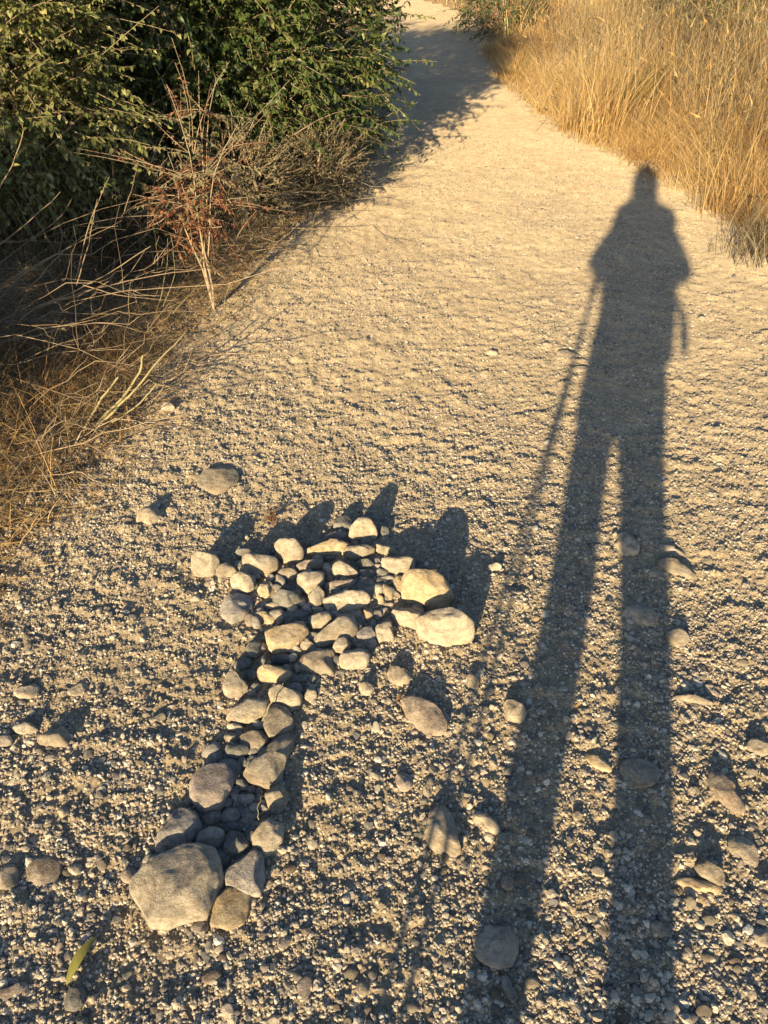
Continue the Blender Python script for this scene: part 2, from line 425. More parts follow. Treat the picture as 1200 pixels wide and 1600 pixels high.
st('flat rough grey brown stone half buried at the lower left of the arrowhead', 'grey', [(343,950),(348,932),(365,928),(385,933),(393,948),(385,966),(368,975),(352,968)], .4, 3, lump=.12, sink=.35)
st('cluster-like craggy pale stone above the half buried flat stone', 'ochre', (415,922,24,26,20), .7, 6, lump=.2)
st('lumpy low ochre stone in the hollow of the left barb', 'ochre', (415,965,34,18,12), .6, 6, lump=.2)
st('dark bluish shade-toned stone with a pale lit rim left of centre', 'shade_dark', (452,938,46,34,-6), .75, 3)
st('thin dark shade-toned stone wedged under the bluish shade-toned stone', 'shade_dark', (460,963,46,21,-10), .5, 3)
# top of the head
st('square topped stone at the very tip of the arrowhead', 'beige', [(548,845),(550,812),(558,808),(580,812),(590,825),(587,838),(573,843),(550,846)], 1.5, 5, sink=.12)
st('dark stone in shade behind the square topped tip stone', 'shade_dark', (537,820,30,30,0), .7)
st('flat dark sliver of rock behind the arrow tip', 'shade_dark', (583,806,27,13,5), .5, sub=3)
st('small dark pebble in shadow right of the arrow tip', 'shade_dark', (599,828,18,24,0), .6, sub=3)
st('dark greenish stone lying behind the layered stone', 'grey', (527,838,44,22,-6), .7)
st('layered tan stone with ridged top left of the arrow tip', 'ochre', [(484,863),(510,842),(530,842),(547,852),(540,862),(517,868),(502,873),(484,870)], .7, 4, strata=.08)
st('lens shaped tan stone directly below the arrow tip', 'beige', [(537,865),(553,852),(583,847),(584,857),(573,868),(558,874),(543,870)], 1.0, 3, zadd=.01)
st('small flat topped tan stone on the upper right edge of the arrowhead', 'beige', [(584,852),(593,849),(617,853),(617,865),(597,868),(587,860)], 1.3, 5)
st('bright yellowish pointed stone on the upper right edge of the arrowhead', 'pale', [(597,872),(617,866),(637,870),(647,887),(635,900),(623,902),(610,892),(602,878)], 1.2, 3, zadd=.012)
st('narrow pinkish slab leaning left in the upper arrowhead', 'pink', [(463,892),(488,873),(503,873),(502,885),(485,892),(470,899)], .8, 4)
st('smooth cream and grey stone below the narrow pinkish slab', 'pale', [(465,908),(477,898),(505,888),(505,907),(500,917),(483,932),(468,923)], .95, 2)
st('tan stone with a dark shaded lower half in the middle of the arrowhead', 'beige', [(520,885),(528,878),(543,876),(557,886),(558,903),(543,910),(522,902)], .95, 4)
st('dark pebble under the lens shaped stone', 'shade_dark', (573,881,30,20,5), .6, sub=3)
st('dark grey pebble right of the central tan stone', 'shade_dark', (572,898,26,19,0), .6, sub=3)
st('rounded dark shade-toned stone above the large pale central stone', 'shade_dark', (570,916,33,25,5), .7)
st('striped flat stone with pale bands above the large pale central stone', 'pink', [(510,920),(530,910),(555,905),(558,912),(550,922),(517,927)], .7, 3, strata=.14)
st('upright two tone stone left of the large pale central stone', 'beige', [(484,935),(490,920),(503,913),(507,932),(503,948),(495,953),(486,945)], 1.0, 5)
st('large pale stone in the centre of the arrowhead', 'pale', [(507,943),(517,930),(537,922),(567,923),(577,935),(563,948),(558,955),(525,962),(512,952)], .6, 3)
st('round mottled stone below the upright two tone stone', 'beige', (500,971,34,36,0), .9, 3)
st('small square tan stone in the hollow below the central stone', 'ochre', (576,960,18,21,5), .8, 7, sub=3)
st('tiny white pebble left of the central tan stone', 'pale', (514,905,12,11,0), .8, sub=3)
st('dark angular pebble left of the yellow chips', 'shade_dark', (598,897,26,20,10), .7, 6, sub=3)
st('splintered yellow chip left of the big blocky stone', 'ochre', [(591,912),(597,908),(613,925),(612,940),(604,940),(598,928)], .7, 6, sub=3)
st('small brown and yellow stone touching the big blocky stone', 'ochre', (624,915,22,32,8), .8, 5)
st('thin pale splinter below the yellow chips', 'ochre', (594,936,9,24,-22), .7, 5, sub=3)
st('tiny pinkish pebble above the flat oval stone', 'pink', (608,947,15,12,0), .8, sub=3)
# right barb
st('big blocky tan stone on the right barb of the arrowhead', 'ochre', [(631,907),(653,893),(663,888),(680,888),(697,903),(707,920),(703,938),(688,950),(668,951),(655,943),(632,930)], 1.25, 6, sink=.15, sub=5)
st('flat oval speckled stone left of the largest round stone', 'beige', [(613,960),(618,950),(635,946),(652,949),(662,958),(657,975),(645,983),(620,972)], .7, 2)
st('largest smooth round stone at the right tip of the arrowhead', 'beige', [(653,970),(663,960),(687,950),(715,947),(728,957),(737,983),(735,1002),(718,1012),(697,1012),(673,1008),(658,990)], 1.15, 2, sub=5)
st('angular pale stone standing below the hollow of the arrowhead', 'pale', [(587,987),(598,972),(610,970),(615,1003),(600,1002),(588,994)], .9, 5)
st('smooth grey stone left of the angular pale stone', 'grey', (573,996,27,33,8), .9, 4)
# neck
st('blocky yellow tan stone at the left of the arrow neck', 'ochre', [(414,980),(433,973),(470,973),(479,988),(466,1008),(455,1017),(435,1023),(424,1017)], .65, 4, sub=5)
st('small angular white stone right of the blocky yellow stone', 'pale', [(468,1010),(476,996),(494,1012),(481,1020),(470,1017)], .9, 7)
st('long curved tan stone pointing up right in the arrow neck', 'beige', [(494,1003),(513,984),(535,962),(552,965),(558,986),(548,1001),(526,1003),(505,1012)], .55, 3)
st('smooth oval cream stone below the long curved stone', 'pale', (534,1012,25,32,25), .9, 2)
st('round yellowish stone at the right of the arrow neck', 'pale', [(531,1034),(540,1020),(552,1013),(570,1012),(577,1027),(572,1043),(552,1048),(535,1045)], .75, 2)
st('flat sharp cornered slab in the middle of the arrow neck', 'beige', [(465,1036),(481,1023),(518,1017),(520,1056),(502,1051),(490,1053),(468,1043)], .55, 3)
st('pale stone with a dark underside left of the sharp cornered slab', 'ochre', [(403,1051),(415,1042),(442,1038),(454,1053),(444,1067),(422,1073),(410,1066)], .8, 6)
st('tiny cream pebble above the sharp cornered slab', 'pale', (457,1028,15,15,40), .8, sub=3)
st('teardrop shaped tan stone left of the arrow shaft top', 'beige', [(351,1077),(355,1054),(366,1051),(379,1058),(388,1077),(379,1090),(362,1091),(353,1084)], .9, 3)
st('dark shade-toned stone left of the blocky yellow stone', 'shade_dark', (398,1014,23,28,0), .7, sub=3)
st('dark greenish pebble right of the teardrop stone', 'shade_dark', (393,1056,19,17,0), .7, sub=3)
st('dark pebble above the teardrop stone', 'shade_dark', (384,1036,18,20,15), .6, sub=3)
st('small upright tan pebble on the left of the neck', 'grey', (411,1034,11,18,0), .9, sub=3)
st('dark stone just under the blocky yellow stone', 'shade_dark', (437,1030,30,17,5), .6, sub=3)
st('dark rounded pebble below the sharp cornered slab', 'shade_dark', (471,1062,26,15,-8), .7, sub=3)
st('dark round pebble right of its twin below the slab', 'shade_dark', (490,1062,14,17,0), .7, sub=3)
# shaft
st('round stone with an orange stain at the top of the shaft', 'pale', [(421,1082),(435,1072),(457,1073),(471,1086),(468,1103),(455,1112),(427,1101)], .9, 3)
st('small tan pebble right of the orange stained stone', 'beige', (485,1086,21,20,20), .8)
st('wide dark topped stone with a pale lower edge on the shaft', 'beige', [(357,1118),(368,1102),(387,1094),(418,1096),(417,1113),(400,1128),(373,1130),(358,1125)], .5, 3)
st('upright oval speckled stone on the right of the shaft', 'beige', [(413,1122),(418,1107),(432,1102),(447,1110),(458,1127),(455,1138),(440,1152),(423,1152),(415,1137)], .55, 2)
st('long wedge shaped stone widening downwards on the right of the shaft', 'beige', [(386,1208),(407,1182),(428,1157),(443,1147),(455,1153),(448,1180),(438,1225),(420,1225),(397,1218)], .42, 3, sub=5)
st('flat based triangular stone left of the long wedge stone', 'beige', [(375,1153),(390,1144),(410,1145),(419,1155),(408,1175),(397,1175),(378,1162)], .55, 5)
st('small white oval pebble below the wide dark topped stone', 'pale', (368,1137,25,13,12), .8, 2, sub=3)
st('small pinkish white chip right of the white oval pebble', 'pale', (405,1133,24,12,22), .7, sub=3)
st('small square edged stone left of the triangular stone', 'beige', (363,1153,25,19,-8), .7, 6, sub=3)
st('dark blue grey stone below the triangular stone', 'shade_dark', (370,1173,35,28,5), .75, 3)
st('flat tan topped chip on the left edge of the shaft', 'grey', (331,1172,32,20,-28), .6, 5, sub=3)
st('dark stone under the flat chip on the left edge of the shaft', 'shade_dark', (337,1185,26,18,-25), .6, 3, sub=3)
st('dark smooth stone tucked behind the round pinkish stone', 'shade_dark', (356,1207,38,40,30), .6, 2)
st('large round pinkish stone on the left of the shaft', 'pink', [(297,1227),(305,1208),(323,1198),(348,1198),(360,1213),(360,1230),(352,1257),(333,1266),(317,1264),(302,1248)], .5, 2, sub=5)
st('small upright stone with a yellow left face below the wedge stone', 'beige', [(415,1245),(423,1232),(437,1227),(450,1233),(445,1260),(435,1269),(423,1262)], .9, 6)
# foot
st('dark pointed stone with a pink lit left face near the foot', 'grey', [(250,1315),(256,1270),(275,1267),(301,1274),(313,1291),(301,1317),(267,1330),(251,1328)], .65, 4, sub=5)
st('small domed stone with a bright spot on top near the foot', 'grey', [(303,1306),(312,1296),(332,1291),(347,1298),(350,1317),(340,1326),(314,1321)], .9, 5)
st('dark green stone above the small domed stone', 'shade_dark', (332,1277,34,24,0), .7, 2)
st('dark smooth pebble right of the dark green stone', 'shade_dark', (360,1274,28,25,10), .7, 3, sub=3)
st('dark angular shade-toned stone in the middle of the foot', 'shade_dark', (370,1322,38,40,-10), .8, 6)
st('narrow dark stone left of the two tone stone at the right edge', 'shade_dark', (394,1305,20,28,0), .8, 3, sub=3)
st('two tone stone with a tan top at the right edge of the shaft foot', 'beige', [(396,1313),(405,1289),(418,1285),(441,1288),(440,1313),(429,1330),(414,1336),(399,1326)], .95, 5)
st('biggest boulder of the arrow at the bottom of its foot', 'pale', [(204,1380),(230,1350),(273,1330),(301,1324),(325,1330),(340,1348),(347,1371),(340,1397),(332,1428),(308,1430),(275,1441),(245,1441),(238,1432),(214,1404),(206,1393)], .58, 3, sub=5, lump=.08)
st('grey pointed stone with pale edges right of the biggest boulder', 'grey', [(353,1367),(364,1347),(394,1330),(407,1341),(413,1369),(411,1395),(394,1398),(358,1384)], .6, 4, sub=5)
st('square orange tinged stone at the bottom right of the foot', 'ochre', [(336,1406),(351,1391),(370,1391),(392,1398),(384,1441),(364,1447),(335,1443)], .55, 4)
st('dark stone wedged between the biggest boulder and the grey pointed stone', 'shade_dark', (348,1342,27,36,-5), .7, 3)
st('small grey pebble touching the upper left of the biggest boulder', 'grey', (236,1343,26,14,-15), .7, 3, sub=3)
st('pinkish pebble left of the biggest boulder', 'pink', (202,1368,24,22,-20), .7, 4, sub=3)
# dark infill pebbles nothing tells apart
for i, (x, y, w_, h_) in enumerate([(382,1249,34,17),(378,1227,24,15),(393,1233,15,14),(405,1247,15,12),(379,1192,16,17),(390,1190,16,14),(367,1237,15,20),(357,1254,17,15),(413,1263,13,15),(375,1291,20,18),(353,1296,17,17),(392,1286,18,13),(398,1262,16,18),(386,1270,18,14),(345,1182,16,14),(402,1200,14,16),(300,1252,16,18),(312,1272,20,14),(428,1222,16,10),(400,1275,14,12),(306,1262,12,11),(405,1238,16,12)]):
    stone('pebble', 'small dark pebble packed between the larger stones of the arrow shaft', 'shade_dark' if i % 4 else 'grey', (x, y, w_, h_, i*37 % 180), .7, 3, seed=300+i, sub=3, group='dark pebbles filling the arrow shaft', cat='pebble')
for i, (x, y, w_, h_) in enumerate([(436,912,18,14),(424,902,16,13),(470,943,17,16),(489,902,14,12),(520,972,16,18),(545,890,16,14),(560,975,18,15),(590,962,18,18),(545,968,14,12),(470,985,16,15),(520,952,16,12),(580,930,18,15),(585,912,16,14),(612,905,15,12),(440,1008,16,12),(505,1020,14,12),(556,1002,15,18),(560,1006,14,12),(480,968,15,18),(478,950,16,14),(600,958,14,16),(372,1040,15,14),(410,1012,17,13),(455,1060,18,12),(400,1075,18,14),(590,878,15,12),(610,884,14,13),(515,872,18,10),(452,1128,12,14),(345,905,12,9),(398,915,16,14),(437,925,14,12)]):
    stone('pebble', 'small pebble packed between the larger stones of the arrowhead', ('shade_dark','grey','beige')[i % 3], (x, y, w_, h_, i*53 % 180), .75, 4, seed=400+i, sub=3, group='pebbles filling the arrowhead', cat='pebble')

ri = random.Random(5); hp = [(345,885),(440,850),(560,830),(650,880),(660,950),(560,1030),(480,1045),(430,1010),(370,960)]
def inside(x, y, pg):
    c = False; j = len(pg)-1
    for i in range(len(pg)):
        if (pg[i][1] > y) != (pg[j][1] > y) and x < (pg[j][0]-pg[i][0])*(y-pg[i][1])/(pg[j][1]-pg[i][1])+pg[i][0]: c = not c
        j = i
    return c
q = 0
while q < 115:
    x, y = ri.uniform(345, 660), ri.uniform(830, 1045)
    if not inside(x, y, hp): continue
    stone('pebble', 'small pebble packed between the larger stones of the arrowhead', ri.choice(['shade_dark','grey','beige','pale']), (x, y, ri.uniform(13,28), ri.uniform(10,20), ri.uniform(0,180)), .8, 4, seed=500+q, sub=2, sink=.2, group='pebbles filling the arrowhead', cat='pebble'); q += 1
q = 0
while q < 60:
    u = ri.random(); y = 1040+u*300; x = 452-u*105+ri.uniform(-48, 34)
    stone('pebble', 'small dark pebble packed between the larger stones of the arrow shaft', ri.choice(['shade_dark','shade_dark','grey','beige']), (x, y, ri.uniform(12,24), ri.uniform(10,18), ri.uniform(0,180)), .7, 4, seed=600+q, sub=2, sink=.22, group='dark pebbles filling the arrow shaft', cat='pebble'); q += 1

# single rocks on the path around the arrow
B = 'single rocks lying on the path'
def rk(label, m, poly, th=.5, cuts=4, **kw):
    if m in ('beige', 'grey') and len(S) % 4: m = 'dusty'
    kw['sink'] = max(kw.get('sink', .25), .30)
    kw.setdefault('lump', .11)
    st(label, m, poly, th, cuts, group=B, **kw)
rk('smooth dome of rock set in the dirt up left of the arrowhead', 'beige', (343,746,64,50,-12), .3, 1, sink=.35)
rk('knobbly rock in the dirt left of the arrowhead shadows', 'grey', (232,806,42,30,5), .6, 6, lump=.15)
rk('bright pale rock at the edge of the dry grass below the cut stalks', 'pale', (262,635,26,16,25), .7, 6)
rk('oblong brown mottled rock down right of the arrowhead', 'rust', (663,1119,80,46,40), .55, 3, sink=.3)
rk('smooth tan pebble below the largest round arrow stone', 'beige', (738,1067,20,26,-10), .8, 1, sub=3)
rk('angular tan rock below the round yellowish neck stone', 'beige', (573,1075,26,24,20), .8, 6)
rk('two part craggy rock above the oblong brown rock', 'grey', (623,1056,40,30,25), .6, 6, lump=.15)
rk('upright rock with a flat shaded top beside the left leg shadow', 'beige', (803,1111,34,40,0), .9, 4)
rk('thin white chip above the rock beside the left leg shadow', 'pale', (816,1070,16,9,5), .6, 3, sub=3)
rk('smooth bluish bump of rock inside the upper right leg shadow', 'grey', (978,852,36,42,-20), .6, 2, sink=.35)
rk('long ridge shaped rock right of the right leg shadow', 'beige', (1058,888,58,24,28), .5, 3, sink=.3)
rk('low wide rock just above the ridge shaped rock', 'beige', (1050,862,44,14,18), .4, 3, sink=.3)
rk('half lit round rock on the right edge of the right leg shadow', 'beige', (1057,994,36,34,10), .6, 2, sink=.3)
rk('flat dome of rock inside the right leg shadow beside the half lit rock', 'grey', (1000,962,52,36,5), .4, 2, sink=.38)
rk('narrow sliver of rock right of the right leg shadow', 'grey', (1083,1093,56,11,18), .6, 3, sink=.3)
rk('broad flat rock buried inside the lower right leg shadow', 'grey', (1000,1207,62,46,5), .3, 2, sink=.38)
rk('long slanted brown rock right of the right leg shadow', 'rust', (1133,1236,72,32,62), .6, 4, sink=.28)
rk('split dark rock with a pale lower wedge at the right', 'grey', (1108,1362,50,34,35), .9, 6, lump=.12)
rk('yellowish low wedge of rock under the split dark rock', 'ochre', (1095,1385,70,22,12), .5, 5)
rk('pale tan rock right of the split dark rock', 'beige', (1163,1330,46,44,30), .4, 4, sink=.32)
rk('small ochre lump below the yellowish wedge', 'ochre', (1098,1408,34,20,5), .5, 4)
rk('pale round rock near the right edge with a hollow above it', 'beige', (1185,1166,36,28,0), .7, 3)
rk('large craggy split rock bulging from the gravel below the brown rock', 'grey', [(664,1300),(672,1270),(690,1258),(706,1272),(714,1300),(720,1330),(702,1336),(684,1330),(668,1318)], .55, 6, lump=.16, sink=.3)
rk('slanted tan rock right of the craggy split rock', 'beige', (757,1284,50,24,42), .6, 4)
rk('pinkish angular rock between the shaft and the craggy split rock', 'pink', (631,1222,28,30,5), .8, 5)
rk('slim leaning rock right of the pinkish angular rock', 'grey', (668,1232,16,34,20), .7, 5)
rk('white block of rock right of the arrowhead shadow', 'pale', (771,888,24,17,10), .8, 5)
rk('low pale rock above the white block near the pole shadow', 'beige', (800,822,26,14,8), .5, 4)
rk('craggy rock beside the pole shadow at waist level', 'beige', (886,556,34,14,5), .35, 5, sink=.35)
rk('small dark topped rock on the left edge of the thigh shadow', 'beige', (905,578,26,11,0), .35, 5, sink=.35)
rk('white rock right of the knee shadow', 'beige', (1096,500,12,10,0), .6, 6, sub=3)
rk('small bright rock in the middle of the path', 'beige', (769,551,18,11,10), .6, 6, sub=3)
rk('large pale rock near the left edge half in shadow', 'pale', [(22,1140),(36,1128),(54,1130),(64,1142),(50,1148),(30,1148)], .6, 5)
rk('big grey rock with a shadowed top near the left edge', 'grey', [(62,1160),(78,1140),(98,1132),(112,1150),(108,1166),(80,1168)], .7, 5, lump=.1)
rk('pale rock cut by the left edge of the picture', 'pale', (2,1158,36,22,0), .6, 4)
rk('rounded tan rock set in the dirt at the upper left', 'beige', (43,1082,38,24,-5), .45, 3, sink=.32)
rk('tilted flat tan chip on the gravel left of the shaft', 'beige', (246,1124,26,15,-22), .7, 6)
rk('flat tan rock right of the rounded tan rock', 'grey', (122,1078,30,22,-20), .5, 4)
rk('round grey rock sunk in gravel at the left edge', 'grey', (12,1372,32,38,-20), .6, 3, sink=.3)
rk('wide mottled rock sunk level with the gravel at the lower left', 'rust', (70,1360,56,46,0), .25, 2, sink=.4, lump=.1)
rk('small white cube of stone right of the sunk mottled rock', 'pale', (118,1358,20,17,15), .8, 6, sub=3)
rk('small round bright stone at the lower left', 'beige', (100,1270,21,19,0), .8, 2, sub=3)
rk('flat pink slab at the lower left edge', 'pink', (20,1550,46,24,-18), .6, 4)
rk('dark rounded stone at the bottom left', 'shade_dark', (116,1560,34,36,-20), .7, 2)
rk('upright oval stone at the bottom between arrow and shadow', 'pink', (477,1540,24,46,-4), .5, 2, sink=.3)
rk('tiny rounded stone right of the upright oval stone', 'beige', (566,1546,20,22,0), .7, 2, sub=3)
rk('broad dark stone in gravel below the biggest boulder', 'rust', (330,1527,32,18,-8), .6, 2)
rk('smooth grey rock bulging inside the lower left leg shadow', 'grey', (775,1480,70,60,0), .22, 1, sink=.42)
rk('dark slanted stone inside the bottom of the left leg shadow', 'shade_dark', (795,1545,16,40,-18), .8, 4)
rk('grey flat stone inside the left leg shadow', 'grey', (793,1380,22,20,10), .7, 5)
rk('small bluish angular stone at the right side of the right leg shadow', 'grey', (1028,1452,26,24,15), .7, 5)
rk('pale stone at the bottom right edge', 'beige', (1190,1465,30,32,0), .6, 3)
rk('orange tan low rock left of the right leg shadow at ankle level', 'ochre', (932,1190,44,20,35), .4, 3, sink=.3)
rk('round cream stone standing left of the right leg shadow', 'beige', (902,1275,16,17,0), .8, 2, sub=3)

# several hundred loose pebbles one can pick up
def loose_pebbles():
    protos = []
    for i in range(12):
        V0, F0 = ICO[3]; v = V0.copy()
        for _ in range(5):
            nr = rng.normal(size=3); nr /= np.linalg.norm(nr)
            e = np.clip(v@nr-(.6+.25*rng.random()), 0, None); v = v-(e*.95)[:,None]*nr
        v = v*(1+.10*vnoise3(V0*2+i, i)+.04*vnoise3(V0*5+i, i+50))[:,None]
        v = v*np.array([1, .8, .6])
        me = mesh_np('pebble', v, F0, M['beige'])
        protos.append(me.data); COL.objects.unlink(me); bpy.data.objects.remove(me)
    mats = ['beige', 'beige', 'grey', 'pink', 'ochre', 'grey', 'pale', 'beige', 'rust']
    cols = {'beige': 'tan', 'pale': 'pale', 'grey': 'grey', 'pink': 'pinkish', 'ochre': 'ochre', 'rust': 'brown'}
    meshes = {}
    n = 0; tries = 0
    while n < 240 and tries < 9000:
        tries += 1
        if random.random() < .72: py = 1000+600*random.random(); px = random.uniform(-10, 1210)
        else: py = 480+520*random.random()**.7; px = random.uniform(150, 1200)
        if 180 < px < 760 and 790 < py < 1460:
            # keep clear of the arrow
            if py < 1035 and 290 < px < 750: continue
            if py >= 1035:
                cx = 470-(py-1035)*.45
                if abs(px-cx-0) < 110: continue
        r = random.uniform(.0065, .0115)*(1 if random.random() < .8 else 1.35)
        G = gpx(px, py)
        if G[0] < xl(G[1])+.05 or G[0] > xr(G[1])-.05: continue
        mk = random.choice(mats); pi = random.randrange(12)
        if (mk, pi) not in meshes:
            me = protos[pi].copy(); me.materials.clear(); me.materials.append(M[mk]); meshes[(mk, pi)] = me
        o = bpy.data.objects.new('loose_pebble', meshes[(mk, pi)]); COL.objects.link(o)
        o.scale = (r, r, r*random.uniform(.8, 1.1)); o.rotation_euler = (random.uniform(-.3,.3), random.uniform(-.3,.3), random.uniform(0, 6.28))
        o.location = (G[0], G[1], float(h1(np.array([G[0]]), np.array([G[1]]))[0])+r*.08)
        tag(o, 'small loose %s pebble lying on the gravel of the path' % cols[mk], 'pebble', 'loose %s pebbles on the path' % cols[mk]); n += 1
loose_pebbles()

# ------------------------------------------------------------------ plants
def leaf_mesh(P, D, L, Wd, curl=.25, jitter=.5):
    """P base points (n,3), D directions (n,3), L lengths, Wd width ratio -> V,F(tris)"""
    n = len(P); D = D/(np.linalg.norm(D, axis=1)[:,None]+1e-9)
    up = rng.normal(size=(n,3))*jitter+np.array([0,0,1.0])
    S_ = np.cross(D, up); S_ /= np.linalg.norm(S_, axis=1)[:,None]+1e-9
    U_ = np.cross(S_, D)
    def pt(a, s, u): return P+D*(L*a)[:,None]+S_*(L*Wd*s)[:,None]+U_*(L*u)[:,None]
    V = np.stack([pt(0,0,0), pt(.35,-.5,.08), pt(.35,0,0*curl), pt(.35,.5,.08), pt(.72,-.36,-.02*1), pt(.72,0,-curl*.35), pt(.72,.36,-.02), pt(1,0,-curl)], 1).reshape(-1,3)
    T = np.array([(0,1,2),(0,2,3),(1,4,5),(1,5,2),(2,5,6),(2,6,3),(4,7,5),(5,7,6)])
    F = (T[None]+(np.arange(n)*8)[:,None,None]).reshape(-1,3)
    return V, F, 8
def sprigs(starts, dirs, lens, nleaf, leaf, width, droop=.3, opposite=True, bare=.15, curl=.3, hang=.2):
    """leafy twigs: returns twig paths, leaf V, F, attr"""
    n = len(starts); K = 5; t = np.linspace(0, 1, K)
    dirs = dirs/(np.linalg.norm(dirs, axis=1)[:,None]+1e-9)
    bend = rng.normal(size=(n,3))*.18
    def pos(tt): return starts[:,None,:]+dirs[:,None,:]*(lens[:,None]*tt)[...,None]+(bend[:,None,:]*(lens[:,None]*tt**2)[...,None])+np.array([0,0,-1.0])*(droop*lens[:,None]*tt**2)[...,None]
    paths = pos(np.tile(t, (n,1)))
    tl = bare+(1-bare)*(np.arange(nleaf)+rng.random((n, nleaf))*.5)/nleaf
    Pl = pos(tl); Pl2 = pos(np.clip(tl+.05, 0, 1.2)); T = Pl2-Pl; T /= np.linalg.norm(T, axis=2)[...,None]+1e-9
    side = np.cross(T, np.array([0,0,1.0])); side /= np.linalg.norm(side, axis=2)[...,None]+1e-9
    sg = np.where(np.arange(nleaf) % 2 == 0, 1.0, -1.0)[None,:,None]
    D = T*.55+side*sg*.8+rng.normal(size=T.shape)*.3+np.array([0,0,-hang])
    L = leaf*(.65+.6*rng.random((n, nleaf)))*(1-.35*tl)
    base = rng.random(n)*.55
    at = np.clip(base[:,None]+.45*rng.random((n, nleaf)), 0, 1)
    V, F, k = leaf_mesh(Pl.reshape(-1,3), D.reshape(-1,3), L.ravel(), width, curl)
    return paths, V, F, np.repeat(at.ravel(), k)
def shrub(name, label, cat, c, r, ntw, nleaf, leaf, width, lm, tl=(.25,.5), zmin=.1, base=None, group=None, droop=.35, lump_seed=1, stems=7, upbias=.25, front=None, extra=None):
    """leafy shrub: c centre, r radii; twigs start in a shell and point outwards"""
    c = np.array(c, float); r = np.array(r, float)
    root = empty(name, (c[0], c[1], float(h0(c[0], c[1])))); tag(root, label, cat, group)
    rl = np.array(root.location)
    n = ntw*3
    d = rng.normal(size=(n,3)); d /= np.linalg.norm(d, axis=1)[:,None]
    rad = (.45+.5*rng.random(n)**.6)*(1+.28*vnoise3(d*2.3+lump_seed, lump_seed))
    P = c+d*r*rad[:,None]
    k = P[:,2] > zmin+h0(P[:,0], P[:,1])
    if front is not None: k &= front(P)
    P = P[k][:ntw]; d = d[k][:ntw]; n = len(P)
    dirs = d*np.array([1,1,.7])+rng.normal(size=(n,3))*.45+np.array([0,0,upbias])
    lens = tl[0]+(tl[1]-tl[0])*rng.random(n)
    paths, V, F, at = sprigs(P, dirs, lens, nleaf, leaf, width, droop)
    if extra is not None:
        es, ed, el = extra
        p2, V2, F2, a2 = sprigs(np.array(es, float), np.array(ed, float), np.array(el, float), 22, leaf, width, .2, bare=.25)
        F = np.concatenate([F, F2+len(V)]); V = np.concatenate([V, V2]); at = np.concatenate([at, a2]); paths = np.concatenate([paths, p2])
    mesh_np('foliage', V-rl, F, M[lm], root, True, at)
    tv, tf = tubes([p for p in paths], [np.linspace(.0035, .0012, 5)]*len(paths), 3)
    # main stems from the root to the shell
    sp = []; sr = []
    b0 = np.array(base if base else (c[0], c[1])); 
    for i in range(stems*6):
        q = P[rng.integers(n)]; s0 = np.array([b0[0]+rng.normal()*.12*r[0], b0[1]+rng.normal()*.12*r[1], 0]); s0[2] = float(h0(s0[0], s0[1]))-.02
        t = np.linspace(0, 1, 8)[:,None]; mid = (s0+q)/2+rng.normal(size=3)*.12+np.array([0,0,.12])
        sp.append((1-t)**2*s0+2*t*(1-t)*mid+t*t*q); sr.append(np.linspace(.012+.01*rng.random(), .003, 8))
    sv, sf = tubes(sp, sr, 5)
    vv = np.concatenate([tv, sv]); ff = np.concatenate([tf, sf+len(tv)])
    mesh_np('branches', vv-rl, ff, M['twig'], root, True, np.repeat(rng.random(len(vv)//3+1), 3)[:len(vv)])
    return root

HG = 'leafy shrubs along the left of the path'
WG = 'dry grey green weeds at the foot of the hedge'

shrub('green_shrub', 'dense dark green leafy shrub overhanging the left side of the path at the top', 'shrub', (-1.25,5.65,1.05), (1.2,1.05,1.35), 6800, 14, .046, .58, 'leaf_dark', tl=(.14,.30), droop=.2, zmin=.12, group=HG, lump_seed=3,
      extra=([(-.35,5.3,.5),(-.35,5.4,.8),(-.45,5.3,.35),(-.6,5.1,.35)], [(1,.1,.35),(1,0,.2),(1,-.2,.1),(.8,-.4,.25)], [.5,.45,.4,.45]))
shrub('green_shrub', 'dark green leafy shrub in the middle of the hedge behind the reddish bush', 'shrub', (-2.6,6.0,1.0), (1.2,1.2,1.15), 4400, 14, .047, .58, 'leaf_dark', tl=(.14,.30), droop=.2, zmin=.22, group=HG, lump_seed=5)
shrub('olive_shrub', 'sunlit olive green shrub with yellowish leaves at the top left corner', 'shrub', (-2.15,4.1,1.0), (.95,.75,1.05), 3800, 13, .042, .55, 'leaf_olive', tl=(.14,.32), droop=.2, zmin=.30, group=HG, lump_seed=8,
      extra=([(-1.75,3.6,.75),(-1.6,3.8,.6),(-1.5,3.9,.8),(-1.8,3.4,.45)], [(1,.3,.3),(1,.2,.45),(.8,0,.6),(.6,-.1,.5)], [.7,.6,.5,.5]))
shrub('green_shrub', 'dark green shrub beyond the bend at the far left behind the hedge', 'shrub', (-2.2,9.5,.9), (1.5,1.5,.95), 900, 16, .05, .5, 'leaf_dark', zmin=.1, group=HG, lump_seed=12)
shrub('green_shrub', 'shaded low shrub just outside the left edge of the view', 'shrub', (-2.35,2.0,.55), (.62,.62,.62), 1500, 18, .05, .55, 'leaf_dark', zmin=.1, group=HG, lump_seed=14)
shrub('green_shrub', 'green bush rising behind the dry grass at the top right corner', 'shrub', (4.3,9.2,.95), (1.6,1.0,.9), 800, 16, .05, .5, 'leaf_olive', zmin=.1, group='bushes behind the dry grass on the right', lump_seed=16)
shrub('dark_shrub', 'low dark shrub at the inner corner of the bend on the right of the path', 'shrub', (1.75,13.4,.35), (.55,1.2,.5), 420, 14, .05, .5, 'leaf_dark', zmin=.05, group='bushes behind the dry grass on the right', lump_seed=18)
